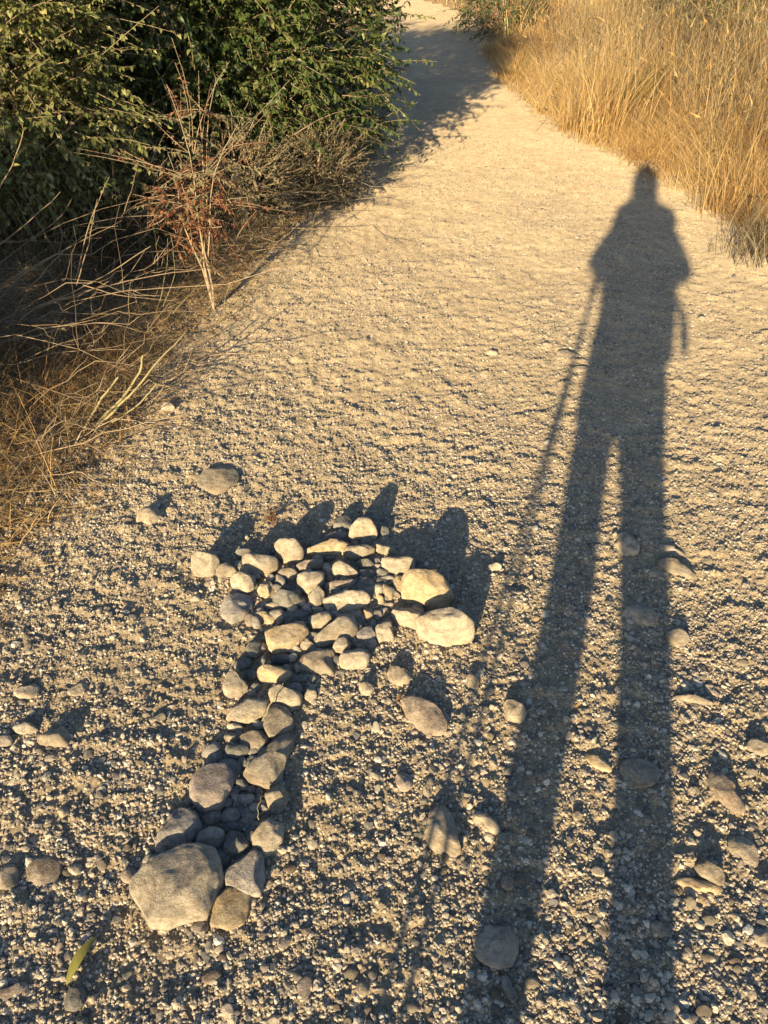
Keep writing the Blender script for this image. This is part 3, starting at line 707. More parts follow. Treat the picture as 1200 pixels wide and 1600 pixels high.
shrub('green_shrub', 'pale green bush far behind where the path turns', 'shrub', (-4.5,20,.8), (3.0,1.5,1.0), 700, 16, .07, .5, 'leaf_olive', zmin=.05, group='bushes behind the dry grass on the right', lump_seed=19)

for (x, y, rr_, hh_, lb) in ((-.42,5.15,.26,.34,'low grey green weed clump at the path edge under the dark green shrub'),(-.85,4.75,.3,.40,'taller weed clump behind the reddish bush on its right'),(-.62,5.6,.4,.45,'bushy weed clump tucked under the overhanging green shrub'),(-1.35,4.2,.35,.45,'dark weed clump directly behind the reddish bush'),(-1.3,5.0,.5,.55,'wide dark weed clump under the middle of the hedge')):
    shrub('weed_clump', lb, 'weed', (x, y, hh_*.5), (rr_, rr_, hh_*.62), 520, 9, .026, .42, 'leaf_grey' if x > -.9 else 'leaf_dark', tl=(.08,.22), zmin=.02, group=WG, lump_seed=int(30+x*10), stems=4, droop=.1)
# reddish half dry bush with pale bare stems
def red_bush():
    b = gpx(334, 482); b[2] = float(h0(b[0], b[1])); root = empty('reddish_bush', tuple(b))
    tag(root, 'half dry bush with reddish leaves on pale bare stems at the left path edge', 'bush')
    paths = []; radii = []; P = []; D = []; Ln = []
    for i in range(5):
        tx = (i-2)*.10+rng.normal()*.03; top = np.array([tx*.9+.03, .05+rng.normal()*.1, .62+.36*rng.random()])
        t = np.linspace(0, 1, 9)[:,None]
        mid = np.array([rng.normal()*.025-.03, rng.normal()*.02, .42])
        p = 2*t*(1-t)*mid+t*t*top; p += np.concatenate([np.sin(t*9+i)*.012, np.cos(t*7+i)*.008, 0*t], 1)*np.minimum(t*4, 1)
        paths.append(p); radii.append(np.linspace(.0052, .0010, 9))
        for k in range(12):
            u = rng.uniform(.5, 1); q = p[int(u*8)]
            dr = np.array([rng.normal(), rng.normal()*.6, .35+rng.normal()*.45]); P.append(q); D.append(dr); Ln.append(rng.uniform(.08, .22))
    # a dense low skirt of red leaves and long side sprays
    for k in range(85):
        q = np.array([rng.normal()*.07-.02, .04+rng.normal()*.06, .47+.10*rng.normal()]); P.append(q); D.append(np.array([rng.normal()*.7, rng.normal()*.5, .1+rng.normal()*.4])); Ln.append(rng.uniform(.08, .2))
    for q, dr, l in (((-.05,0,.60),(-1,.1,.35),.38),((.05,0,.50),(1,-.1,.05),.30),((.04,0,.62),(.7,.2,.6),.45),((0,0,.7),(.25,.1,1),.4),((-.08,.0,.5),(-1,.1,.1),.25)):
        for _ in range(3): P.append(np.array(q)+rng.normal(size=3)*.01); D.append(np.array(dr)+rng.normal(size=3)*.05); Ln.append(l*rng.uniform(.85,1.1))
    P = np.array(P); D = np.array(D); Ln = np.array(Ln)
    tw, V, F, at = sprigs(P, D, Ln, 16, .025, .5, .15, curl=.4)
    sel = rng.random(len(P)) < np.where(P[:,2] < .58, .85, .35)
    kv = np.repeat(np.repeat(sel, 16), 8); kf = np.repeat(np.repeat(sel, 16), 8)
    idx = np.cumsum(kv)-1
    mesh_np('red_leaves', V[kv], idx[F[kf]], M['leaf_red'], root, True, at[kv])
    idx = np.cumsum(~kv)-1
    mesh_np('green_leaves', V[~kv], idx[F[~kf]], M['leaf_grey'], root, True, at[~kv])
    sv, sf = tubes(paths, radii, 6); mesh_np('stems', sv, sf, M['twig'], root, True, .6+rng.random(len(sv))*.3)
    tv, tf = tubes(list(tw), [np.linspace(.0022, .001, 5)]*len(tw), 3); mesh_np('twigs', tv, tf, M['twig'], root, True, rng.random(len(tv)))
red_bush()

def twig_thing(name, label, cat, base, segs, m='twig', leafm=None, leaf=.03, nl=9, group=None, sides=5):
    """segs: list of (list of points relative to base, r0, r1)"""
    root = empty(name, tuple(base)); tag(root, label, cat, group)
    paths = []; radii = []; 
    for pts, r0, r1 in segs:
        pts = np.array(pts, float); n = len(pts); tt = np.linspace(0, n-1, (n-1)*4+1)
        p = np.stack([np.interp(tt, np.arange(n), pts[:,i]) for i in range(3)], 1)
        if n > 2:
            q = p.copy(); q[1:-1] = (p[:-2]+p[1:-1]*2+p[2:])/4; p = q; q = p.copy(); q[1:-1] = (p[:-2]+p[1:-1]*2+p[2:])/4; p = q
        p = p+rng.normal(size=p.shape)*.0015
        paths.append(p); radii.append(np.linspace(r0, r1, len(p)))
    V, F = tubes(paths, radii, sides); mesh_np('stems', V, F, M[m], root, True, np.full(len(V), .3)+rng.random(len(V))*.4)
    if leafm:
        PP = []; DD = []
        for p in paths:
            for k in range(nl):
                i = int(len(p)*(.35+.62*k/nl)); i = min(i, len(p)-2); T = p[i+1]-p[i]; T /= np.linalg.norm(T)
                s = np.cross(T, (0,.3,1)); PP.append(p[i]); DD.append(T*.4+s*(1 if k % 2 else -1)+rng.normal(size=3)*.2)
        V, F, k = leaf_mesh(np.array(PP), np.array(DD), leaf*(.7+.6*rng.random(len(PP))), .5)
        mesh_np('foliage', V, F, M[leafm], root, True, np.repeat(rng.random(len(PP)), k))
    return root
def at_px(px, py, Y):                           # world point on the vertical plane y = Y
    a = (px-600)/FPX; b = (800-py)/FPX
    d = np.array([a, math.cos(PITCH)+b*math.sin(PITCH), -math.sin(PITCH)+b*math.cos(PITCH)])
    return d*(Y/d[1])+np.array([0,0,CAM_H])
def px_twig(name, label, cat, lines, m='twig', **kw):
    """lines: list of ([(px,py,Y)...], r0, r1)"""
    first = at_px(*lines[0][0][0])
    segs = [([at_px(*q)-first for q in pts], r0, r1) for pts, r0, r1 in lines]
    return twig_thing(name, label, cat, first, segs, m, **kw)
px_twig('dry_branch', 'bare forked dry branches reaching in from the left edge above the dry grass', 'branch', [
    ([(-60,520,2.9),(60,480,3.0),(140,445,3.1),(235,385,3.2)], .005,.0015), ([(60,480,3.0),(150,450,3.05),(250,428,3.1),(330,420,3.1)], .0035,.001),
    ([(-60,570,2.85),(40,530,2.9),(130,500,3.0),(215,470,3.1)], .004,.001), ([(-40,470,2.9),(60,410,3.1),(120,380,3.2),(190,345,3.3)], .003,.001),
    ([(-50,540,2.8),(60,525,2.9),(150,500,2.95),(230,520,3.0)], .003,.001), ([(130,445,3.05),(180,462,3.0),(270,470,3.1)], .0025,.001),
    ([(-40,600,2.7),(50,560,2.8),(100,570,2.9),(160,590,2.9)], .003,.001), ([(-50,420,3.0),(30,360,3.1),(95,300,3.2)], .004,.001),
    ([(120,445,3.05),(140,380,3.1),(152,310,3.2)], .003,.001), ([(30,500,2.9),(70,470,2.95),(120,465,3.0),(170,440,3.0)], .002,.001)])
px_twig('leafy_twig', 'thin upright twig with a few pale green leaves at the left edge', 'twig', [([(-10,310,3.0),(20,260,3.0),(38,200,3.0),(30,190,3.0)], .0025,.001)], leafm='leaf_olive', nl=8)
px_twig('leafy_twig', 'slender twig with sparse green leaves left of the reddish bush', 'twig', [([(118,440,3.2),(135,360,3.2),(160,300,3.25),(170,275,3.3)], .0025,.001)], leafm='leaf_olive', nl=9)
px_twig('leafy_twig', 'short leafy sprig between the slender twig and the reddish bush', 'twig', [([(190,340,3.5),(205,300,3.5),(215,255,3.6)], .0022,.001)], leafm='leaf_olive', nl=9, leaf=.028)
px_twig('cut_stalk', 'pale yellow green cut stalks slanting out of the dry grass at the left path edge', 'stalk', [
    ([(132,668,2.4),(160,620,2.45),(185,590,2.5)], .006,.004), ([(150,662,2.38),(190,625,2.42),(220,580,2.5),(223,555,2.5)], .006,.004),
    ([(160,660,2.36),(215,605,2.42),(250,560,2.5),(290,520,2.6)], .0055,.0025), ([(175,660,2.35),(210,640,2.4),(245,600,2.45)], .004,.0025)], m='stalk_pale')
px_twig('dry_branch', 'pale bare twig arching over the dark undergrowth right of the reddish bush', 'branch', [
    ([(310,360,4.0),(370,310,4.2),(420,280,4.4),(490,240,4.6)], .003,.001), ([(420,345,4.1),(470,320,4.3),(530,312,4.5)], .003,.001), ([(380,330,4.1),(440,300,4.3),(510,300,4.4)], .0025,.001),
    ([(460,210,4.9),(500,185,5.0),(545,170,5.1)], .004,.0015)])
px_twig('dry_branch', 'small pale forked twig lying at the foot of the reddish bush', 'branch', [
    ([(340,505,3.3),(365,480,3.35),(392,450,3.45)], .003,.0012), ([(352,493,3.3),(350,470,3.4),(362,440,3.4)], .0025,.001), ([(255,480,3.3),(275,430,3.45),(268,370,3.6)], .003,.0012), ([(250,470,3.3),(262,410,3.5),(262,372,3.6)], .0025,.001), ([(270,490,3.2),(300,455,3.3),(330,430,3.4)], .0022,.001)], m='stalk_pale')
def tangle(name, label, base, n, L, dirx, ms, spread=.12, up=.35, group='dead brush at the left edge', droop=.55, jit=.5):
    root = empty(name, base); tag(root, label, 'dead brush', group)
    P_ = []; Rr = []
    for i in range(n):
        p0 = np.array([rng.normal()*spread, rng.normal()*spread*1.6, .01]); d = np.array([dirx[0]+rng.normal()*jit, dirx[1]+rng.normal()*jit*1.2, up+abs(rng.normal())*.35]); l = L*rng.uniform(.35, 1.1); t = np.linspace(0, 1, 9)[:,None]
        k_ = np.cumsum(rng.normal(size=(9,3))*.035*l, 0); k_[0] = 0
        p = p0+d*l*t+k_+np.array([0,0,-droop*l])*t**2*rng.uniform(.3,1.3); p[:,2] = np.maximum(p[:,2], .008); r0 = rng.uniform(.0012, .0032)
        P_.append(p); Rr.append(np.linspace(r0, .0008, 9))
        for k in range(3):
            i0 = rng.integers(3, 8); q = p[i0]; dd = d*.4+rng.normal(size=3)*.5; ll = l*rng.uniform(.15,.4); tt = np.linspace(0, 1, 5)[:,None]
            c_ = q+dd*ll*tt+np.cumsum(rng.normal(size=(5,3))*.02*l, 0)*tt; c_[:,2] = np.maximum(c_[:,2], .006); P_.append(c_); Rr.append(np.linspace(r0*.5, .0006, 5))
    V, F = tubes(P_, Rr, 4); mesh_np('twigs', V, F, M[ms], root, True, np.repeat(rng.random(len(V)//9+1), 9)[:len(V)])
for (x, y, n, L, lb) in ((-1.75,2.9,34,.9,'pale bare brush sprawling in from the left edge over the shaded litter'),(-1.45,3.6,30,.7,'grey bare brush under the leaves left of the reddish bush'),(-1.2,2.25,26,.35,'short broken brush in the dry straw at the lower left'),(-1.0,4.2,26,.6,'fine dead brush behind the stems of the reddish bush'),(-.7,4.9,22,.5,'thin dead stems leaning over the path edge below the dark shrub'),(-1.05,2.8,22,.4,'dead brush beside the pale cut stalks')):
    tangle('dead_brush', lb, (x, y, float(h0(x, y))), n, L, (.8, .15), 'twig')
for (x, y, n, L, lb) in ((2.05,7.6,16,.75,'branched grey weed skeleton at the front of the tall right grass'),(2.9,6.2,20,.8,'pale branched dead weed near the right edge above the shadow head'),(1.75,9.3,14,.8,'thin forked dead weed by the narrowing of the path'),(3.1,8.4,20,.9,'tall greyish dead weed standing in the middle of the right grass'),(2.6,5.3,14,.45,'low broken dead weed at the right picture edge')):
    tangle('dead_weed', lb, (x, y, float(h0(x, y))), n, L, (0, 0), 'twig' if n != 20 else 'straw_dull', .07, .95, 'dead weeds in the right grass', .15, .28)
def ground_twig(label, pts, r=.0012, m='stalk_pale', cat='twig', dz=.004, name='straw_stem'):
    P = np.array([gpx(x, y, z) for x, y, z in pts]); b = P[0].copy(); b[2] += float(h0(b[0], b[1]))
    return twig_thing(name, label, cat, b, [(P-P[0], r, r*.6)], m)
ground_twig('thin pinkish dry stem lying across the stones at the top of the arrow shaft', [(409,1128,.03),(420,1108,.055),(431,1085,.075),(441,1070,.08)], .0018)
ground_twig('curled thin dry stem among the dark pebbles of the shaft', [(404,1282,.02),(403,1262,.03),(408,1248,.035),(412,1240,.03)], .0013)
ground_twig('short straight straw lying on the gravel near the lower left green leaf', [(155,1480,.012),(178,1470,.016)], .001)
def dry_leaf(label, px, py, ang, L, Wd, m, lift=.012, at=.5, curl=.12):
    G = gpx(px, py, .01); root_z = float(h0(G[0], G[1]))
    n = 14; t = np.linspace(0, 1, n); wd = np.sin(t*math.pi)**.75*Wd*(1-.25*t)
    d = np.array([math.cos(ang), math.sin(ang)]); s = np.array([-d[1], d[0]])
    rows = []
    for k, u in enumerate((-1, -.5, 0, .5, 1)):
        x = (t-.5)*L; o = u*wd*L/2+.06*L*np.sin(t*2.6)
        z = lift+.10*L*np.sin(t*3)+abs(u)*wd*L*.22
        rows.append(np.stack([x*d[0]+o*s[0], x*d[1]+o*s[1], z], 1))
    top = np.stack(rows, 1).reshape(-1,3); bot = top-np.array([0,0,.0005])
    i = np.arange(n-1)[:,None]*5; j = np.arange(4)[None,:]
    F = np.stack([i+j, i+j+1, i+6+j, i+5+j], -1).reshape(-1,4)
    V = np.concatenate([top, bot]); F = np.concatenate([F, F[:,::-1]+len(top)])
    o = mesh_np('fallen_leaf', V, F, M[m], attr=np.full(len(V), at)+.2*rng.random(len(V))); o.location = (G[0], G[1], root_z)
    tag(o, label, 'leaf', 'fallen leaves on the path')
dry_leaf('slender green and yellow leaf lying on the gravel at the lower left', 130, 1502, R(68), .088, .24, 'straw_green', at=.35)
dry_leaf('small orange dry leaf beside the left leg shadow', 903, 1106, R(20), .018, .5, 'straw', at=.6)
dry_leaf('tiny rust red dry leaf above the oblong brown rock', 625, 1092, R(50), .022, .5, 'leaf_red', at=.8)
# tiny reddish seedling in the arrowhead shadow
def seedling():
    b = gpx(424, 812); b[2] = float(h0(b[0], b[1])); root = empty('seedling', tuple(b)); tag(root, 'tiny reddish seedling growing between the stone shadows above the arrowhead', 'plant')
    n = 26; P = np.stack([rng.normal(size=n)*.012, rng.normal(size=n)*.014, .01+.02*rng.random(n)], 1); D = P*np.array([1,1,.6])+rng.normal(size=(n,3))*.01
    tw, V, F, at = sprigs(np.zeros((n,3)), D+np.array([0,0,.012]), .03+.03*rng.random(n), 5, .010, .5, .2)
    mesh_np('foliage', V, F, M['leaf_red'], root, True, at); tv, tf = tubes(list(tw), [np.linspace(.0009,.0005,5)]*len(tw), 3); mesh_np('stems', tv, tf, M['twig'], root, True, rng.random(len(tv)))
seedling()

# ------------------------------------------------------------------ grass (uncountable blades)
def blades(P, L, lean, Wd, K=5, az=None, sweep=None, stiff=1.6):
    """P (n,2) roots; L length; lean horizontal reach ratio; Wd width"""
    n = len(P); t = np.linspace(0, 1, K)
    az = rng.random(n)*2*math.pi if az is None else az
    d = np.stack([np.cos(az), np.sin(az)], 1); kink = rng.normal(size=(n,2))*.12
    z0 = h0(P[:,0], P[:,1])-.005
    hor = lean[:,None]*L[:,None]*t[None]**stiff
    X = P[:,0:1]+d[:,0:1]*hor+kink[:,0:1]*L[:,None]*t**2; Y = P[:,1:2]+d[:,1:2]*hor+kink[:,1:2]*L[:,None]*t**2
    Z = z0[:,None]+np.sqrt(np.clip(1-lean**2*.9, .02, 1))[:,None]*L[:,None]*(t-.18*lean[:,None]*t**3)
    C = np.stack([X, Y, Z], -1)
    fa = rng.random(n)*math.pi; s = np.stack([np.cos(fa), np.sin(fa), np.zeros(n)], 1)
    wv = Wd[:,None]*(1-.85*t[None]**1.5)
    A_ = C-s[:,None,:]*wv[...,None]/2; B_ = C+s[:,None,:]*wv[...,None]/2
    V = np.stack([A_, B_], 2).reshape(-1,3)
    i = (np.arange(n)*K*2)[:,None]; j = np.arange(K-1)[None,:]*2
    F = np.stack([i+j, i+j+1, i+j+3, i+j+2], -1).reshape(-1,4)
    return V, F, K*2
def grass_patch(name, label, P, L, lean, Wd, m, heads=0, **kw):
    V, F, k = blades(P, L, lean, Wd, **kw)
    at = np.clip(.9*vnoise2(P[:,0]*2.2, P[:,1]*1.7, 91)+.65*rng.random(len(P))-.28, 0, 1)
    A_ = np.repeat(at, k)
    if heads:
        q = V.reshape(len(P), -1, 3); tip = q[:,-2:].mean(1); pre = q[:,-4:-2].mean(1); sel = rng.random(len(P)) < heads
        D = (tip-pre)[sel]; T = tip[sel]; ns = len(T)
        V2, F2, k2 = leaf_mesh(np.concatenate([T, T]), np.concatenate([D, D]), np.tile(.04+.07*rng.random(ns), 2), .055, .1, 3.0)
        Ft = np.concatenate([F[:,[0,1,2]], F[:,[0,2,3]]]); F = np.concatenate([Ft, F2+len(V)]); V = np.concatenate([V, V2]); A_ = np.concatenate([A_, np.repeat(np.clip(.45+.5*rng.random(2*ns), 0, 1), k2)])
    o = mesh_np(name, V, F, M[m], attr=A_); tag(o, label, 'grass', None, 'stuff'); return o
def clumpy(n, fx, spread, per=18):
    c = fx(n//per+1); P = np.repeat(c, per, 0)[:n]; return P+rng.normal(size=P.shape)*spread
# right bank
def right_roots(y0, y1, d0, d1, pw=1.0):
    def f(n):
        y = y0+(y1-y0)*rng.random(n); x = xr(y)+d0+(d1-d0)*rng.random(n)**pw; return np.stack([x, y], 1)
    return f
n = 20000; P = clumpy(n, right_roots(4.6, 12.5, .55, 3.4, 1.0), .12, 26)
grass_patch('tall_grass', 'tall dry golden grass standing along the right side of the path', P, .25+.65*rng.random(n)*np.repeat(.35+.65*rng.random(n//26+1), 26)[:n]*np.clip((P[:,0]-xr(P[:,1]))/1.5+.35, .3, 1), .05+.92*rng.random(n)**1.1, .0026+.004*rng.random(n)**2, 'straw', heads=.12)
n = 17000; P = clumpy(n, right_roots(3.6, 12, .15, 3.4, .8), .09)
grass_patch('dull_grass', 'greyish dead stalks mixed into the tall grass on the right', P, (.3+.7*rng.random(n))*np.clip((P[:,0]-xr(P[:,1]))/1.5+.3, .25, 1), .1+.85*rng.random(n), .0025+.0025*rng.random(n), 'straw_dull', heads=.3)
n = 26000; P = clumpy(n, right_roots(3.6, 12, -.12, .8, 1.0), .05)
grass_patch('short_grass', 'short flattened orange dry grass edging the right side of the path', P, .10+.34*rng.random(n)*np.clip((P[:,0]-xr(P[:,1])+.25)*2,.3,1), .55+.4*rng.random(n), .003+.002*rng.random(n), 'straw')
n = 5000; y = 12+14*rng.random(n); P = np.stack([xr(y)+.1+6*rng.random(n), y], 1)
grass_patch('far_grass', 'dry grass far off on the right where the path bends', P, .5+.4*rng.random(n), .2+.3*rng.random(n), .008+.005*rng.random(n), 'straw')
n = 4000; y = 19+12*rng.random(n); P = np.stack([xl(y)-6*rng.random(n)-.1, y], 1)
grass_patch('far_grass', 'dry grass far off on the left beyond the hedge', P, .3+.4*rng.random(n), .2+.3*rng.random(n), .008+.005*rng.random(n), 'straw')
# left verge
def left_roots(y0, y1, d0, d1, pw=1.0):
    def f(n):
        y = y0+(y1-y0)*rng.random(n); x = xl(y)-d0-(d1-d0)*rng.random(n)**pw; return np.stack([x, y], 1)
    return f
n = 2600; P = clumpy(n, left_roots(1.75, 3.0, .05, .8, .9), .07, 13)
m2 = n//2; grass_patch('dry_grass', 'dark dead grass matted under the straw at the lower left', P[:m2]+.03, .05+.2*rng.random(m2), .6+.38*rng.random(m2), .0015+.0015*rng.random(m2), 'straw_dull')
P = P[m2:]; n = n-m2
grass_patch('dry_grass', 'tangled dry straw at the lower left edge of the path', P, .06+.26*rng.random(n)**1.4, .5+.48*rng.random(n), .0016+.0024*rng.random(n)**2, 'straw')
n = 3600; P = clumpy(n, left_roots(2.4, 5.6, .05, .9, 1.0), .07, 12)
grass_patch('dry_grass', 'dull dry stalks and litter along the foot of the left hedge', P, .05+.22*rng.random(n), .5+.48*rng.random(n), .0018+.0012*rng.random(n), 'straw_dull')
n = 4200; P = clumpy(n, left_roots(3.6, 6.6, .15, 1.9, 1.0), .10, 14)
grass_patch('undergrowth', 'tall dull stalks in the shaded undergrowth below the hedge', P, .15+.35*rng.random(n)**1.5, .2+.75*rng.random(n), .002+.0015*rng.random(n), 'straw_dull')
# straw litter lying flat on both verges
def litter(n, f, label, m, lmin=.03, lmax=.12):
    P = f(n); a = rng.random(n)*2*math.pi; L = lmin+(lmax-lmin)*rng.random(n); d = np.stack([np.cos(a), np.sin(a)], 1)
    A_ = P-d*L[:,None]/2; B_ = P+d*L[:,None]/2; w_ = .0014+.001*rng.random(n); s = np.stack([-d[:,1], d[:,0]], 1)*w_[:,None]/2
    za = h1(A_[:,0], A_[:,1])+.003+.018*rng.random(n)**2; zb = h1(B_[:,0], B_[:,1])+.003+.018*rng.random(n)**2
    t3 = lambda Q, z: np.concatenate([Q, z[:,None]], 1)
    V = np.stack([t3(A_-s, za), t3(A_+s, za+.0008), t3(B_+s*.5, zb+.0008), t3(B_-s*.5, zb)], 1).reshape(-1,3)
    F = np.arange(4*n).reshape(-1,4); o = mesh_np('straw_litter', V, F, M[m], attr=np.repeat(rng.random(n), 4)); tag(o, label, 'straw', None, 'stuff')
litter(9000, left_roots(1.2, 5.5, -.16, 1.0, .8), 'broken straw strewn flat along the left edge of the path', 'straw')
litter(5000, right_roots(3.2, 12, -.25, 1.0, .8), 'broken straw strewn flat along the right edge of the path', 'straw', .04, .16)

def tuft(name, label, px, py, n, L0, L1, m, lean=(.2,.6), wd=.004, spread=.05, group=None):
    b = gpx(px, py); P = b[:2]+rng.normal(size=(n,2))*spread
    V, F, k = blades(P, L0+(L1-L0)*rng.random(n), lean[0]+(lean[1]-lean[0])*rng.random(n), wd*(.7+.6*rng.random(n)), K=6)
    bz = float(h0(b[0], b[1])); o = mesh_np(name, V-np.array([b[0], b[1], bz]), F, M[m], attr=np.repeat(rng.random(n), k)); o.location = (b[0], b[1], bz)
    tag(o, label, 'grass tuft', group); return o
TG = 'grass tufts on the right verge'
tuft('grass_tuft', 'spiky green yellow tuft leaning left at the front of the right grass', 975, 190, 90, .3, .65, 'straw_green', (.3,.95), .006, .06, TG)
tuft('grass_tuft', 'bushy golden clump at the right edge above the shadow head', 1165, 330, 420, .25, .6, 'straw', (.1,.7), .0035, .13, TG)
tuft('grass_tuft', 'pale grey clump below the golden one at the right edge', 1195, 400, 300, .2, .45, 'straw_dull', (.2,.8), .0035, .12, TG)
tuft('grass_tuft', 'small dry tuft at the corner where the right verge narrows', 805, 130, 80, .2, .5, 'straw', (.3,.95), .006, .06, TG)
tuft('grass_tuft', 'tall upright golden clump among the right hand grass', 930, 215, 300, .35, .8, 'straw', (.1,.5), .004, .14, TG)
tuft('dry_tuft', 'grey seeded dry clump at the left path edge under the dark shrub', 500, 300, 260, .15, .42, 'straw_dull', (.2,.8), .0025, .12)

# ------------------------------------------------------------------ the photographer behind the camera, whose shadow lies on the path
def simple_mat(name, c, rough=.8, metal=0):
    m, t, b = mat(name); co = N(t, 'ShaderNodeTexCoord').outputs['Object']
    t.links.new(mixc(t, .5, c, ramp(t, [(.3,tuple(x*.7 for x in c)),(.7,tuple(min(1,x*1.3) for x in c))], noise(t, co, 60, 4))), b.inputs['Base Color'])
    b.inputs['Roughness'].default_value = rough; b.inputs['Metallic'].default_value = metal; return m
M['skin'] = simple_mat('skin', (.5,.32,.23), .6); M['jacket'] = simple_mat('jacket_cloth', (.08,.12,.2)); M['trousers'] = simple_mat('trouser_cloth', (.10,.09,.08))
M['hair'] = simple_mat('hair', (.05,.03,.02)); M['boot'] = simple_mat('boot_leather', (.12,.08,.05)); M['pack'] = simple_mat('pack_cloth', (.25,.06,.04)); M['pole'] = simple_mat('pole_metal', (.3,.3,.3), .4, .8); M['phone'] = simple_mat('phone_case', (.02,.02,.02), .4)
def skin(name, verts, edges, radii, m, parent, root=0, sub=2):
    me = bpy.data.meshes.new(name); me.from_pydata(verts, edges, []); me.materials.append(m)
    o = bpy.data.objects.new(name, me); COL.objects.link(o); o.parent = parent
    sk = o.modifiers.new('skin', 'SKIN'); sk.use_smooth_shade = True
    lay = me.skin_vertices[0].data if me.skin_vertices else None
    if lay is None:
        bpy.context.view_layer.update()
    lay = me.skin_vertices[0].data
    for i, r_ in enumerate(radii): lay[i].radius = (r_, r_) if not isinstance(r_, tuple) else r_; lay[i].use_root = (i == root)
    s = o.modifiers.new('sub', 'SUBSURF'); s.levels = sub; s.render_levels = sub
    return o
def chain(start, pts): return pts
def person():
    root = empty('person', (0, -.36, 0)); tag(root, 'person in a dark jacket behind the camera who casts the long shadow', 'person')
    yb = 0
    V = [(-.06,yb,.93),(-.07,yb,1.08),(-.08,yb-.01,1.25),(-.09,yb-.01,1.40),(-.115,yb,1.50),(-.125,yb+.01,1.60),(-.13,yb+.02,1.70),(-.135,yb+.02,1.76)]
    Rr = [(.125,.10),(.125,.10),(.135,.11),(.15,.11),(.065,.06),(.055,.055),(.075,.085),(.055,.065)]
    E_ = [(i, i+1) for i in range(7)]
    def limb(frm, pts, rad):
        p = frm
        for q, r_ in zip(pts, rad):
            V.append(q); Rr.append(r_); E_.append((p, len(V)-1)); p = len(V)-1
        return p
    L = limb(0, [(-.125,yb,.82),(-.098,yb+.01,.50),(-.097,yb-.02,.10),(-.10,yb+.02,.05),(-.11,yb+.14,.035)], [.062,.052,.045,.045,.035])
    Rg = limb(0, [(.035,yb,.82),(.115,yb+.01,.50),(.165,yb-.02,.10),(.165,yb+.02,.05),(.175,yb+.14,.035)], [.085,.062,.045,.045,.035])
    la = limb(3, [(-.215,yb,1.43),(-.275,yb+.04,1.22),(-.10,yb+.24,1.38),(-.055,yb+.30,1.44)], [.055,.042,.032,.026])
    ra = limb(3, [(.045,yb,1.43),(.185,yb+.04,1.20),(.09,yb+.24,1.38),(.055,yb+.30,1.44)], [.055,.042,.032,.026])
    for a_, sx in ((la, -1), (ra, 1)):
        px_ = V[a_]
        pm = limb(a_, [(px_[0]-sx*.0, px_[1]+.02, px_[2]+.05)], [(.030,.016)])
        b = V[pm]
        for k, (dx, ln) in enumerate(((.022,.055),(.008,.062),(-.008,.060),(-.022,.048))):
            limb(pm, [(b[0]+sx*dx, b[1]+.006, b[2]+.02),(b[0]+sx*dx-sx*.006, b[1]+.012, b[2]+.02+ln*.5),(b[0]+sx*dx-sx*.018, b[1]+.004, b[2]+.02+ln*.85)], [.0085,.008,.007])
        limb(a_, [(px_[0]-sx*.03, px_[1]+.005, px_[2]+.035),(px_[0]-sx*.038, px_[1]-.005, px_[2]+.07)], [.010,.008])
    skin('body', V, E_, Rr, M['skin'], root)
    # clothes follow the same skeleton, a little wider
    def loft(name, rows, m, nseg=28, fold=.006):
        th = np.arange(nseg)*2*math.pi/nseg; V = []
        zz = [q[0] for q in rows]; zs = np.linspace(zz[0], zz[-1], 46)
        cx_ = np.interp(zs, zz, [q[1] for q in rows]) if zz[0] < zz[-1] else None
        a_ = np.interp(zs, zz, [q[2] for q in rows]); b_ = np.interp(zs, zz, [q[3] for q in rows]); cy_ = np.interp(zs, zz, [q[4] for q in rows])
        for i, z in enumerate(zs):
            w_ = 1+fold*10*(vnoise2(np.cos(th)*2+5, np.sin(th)*2+z*9, 17)-.5)
            V.append(np.stack([cx_[i]+a_[i]*np.cos(th)*w_, yb+cy_[i]+b_[i]*np.sin(th)*w_, np.full(nseg, z)], 1))
        n_ = len(zs); V = np.concatenate(V+[np.array([[cx_[0], yb+cy_[0], zs[0]], [cx_[-1], yb+cy_[-1], zs[-1]]])])
        F = []
        for i in range(n_-1):
            for j in range(nseg):
                j2 = (j+1) % nseg; A0, B0, C0, D0 = i*nseg+j, i*nseg+j2, (i+1)*nseg+j2, (i+1)*nseg+j; F += [(A0, B0, C0), (A0, C0, D0)]
        for j in range(nseg):
            j2 = (j+1) % nseg; F.append((n_*nseg, j2, j)); F.append((n_*nseg+1, (n_-1)*nseg+j, (n_-1)*nseg+j2))
        return mesh_np(name, V, np.array(F), m, root)
    # rows: height, centre x, half width, half depth, centre y
    loft('jacket', [(.845,-.045,.14,.12,0),(.93,-.045,.165,.125,0),(1.10,-.052,.166,.125,0),(1.2,-.065,.195,.13,0),(1.32,-.075,.195,.135,0),(1.42,-.08,.19,.13,0),(1.49,-.085,.19,.12,0),(1.53,-.095,.175,.11,-.005),(1.555,-.11,.125,.10,-.015),(1.59,-.125,.078,.08,-.02),(1.64,-.128,.085,.09,-.025),(1.70,-.13,.09,.098,-.03),(1.75,-.138,.082,.09,-.03),(1.79,-.148,.063,.07,-.03),(1.82,-.152,.038,.045,-.03),(1.835,-.152,.012,.015,-.03)], M['jacket'])
    loft('trouser_leg', [(.06,-.097,.052,.055,0),(.25,-.097,.052,.055,0),(.56,-.098,.062,.066,.01),(.72,-.120,.064,.08,0),(.78,-.124,.066,.085,0),(.82,-.124,.082,.09,0),(.90,-.12,.09,.11,0)], M['trousers'])
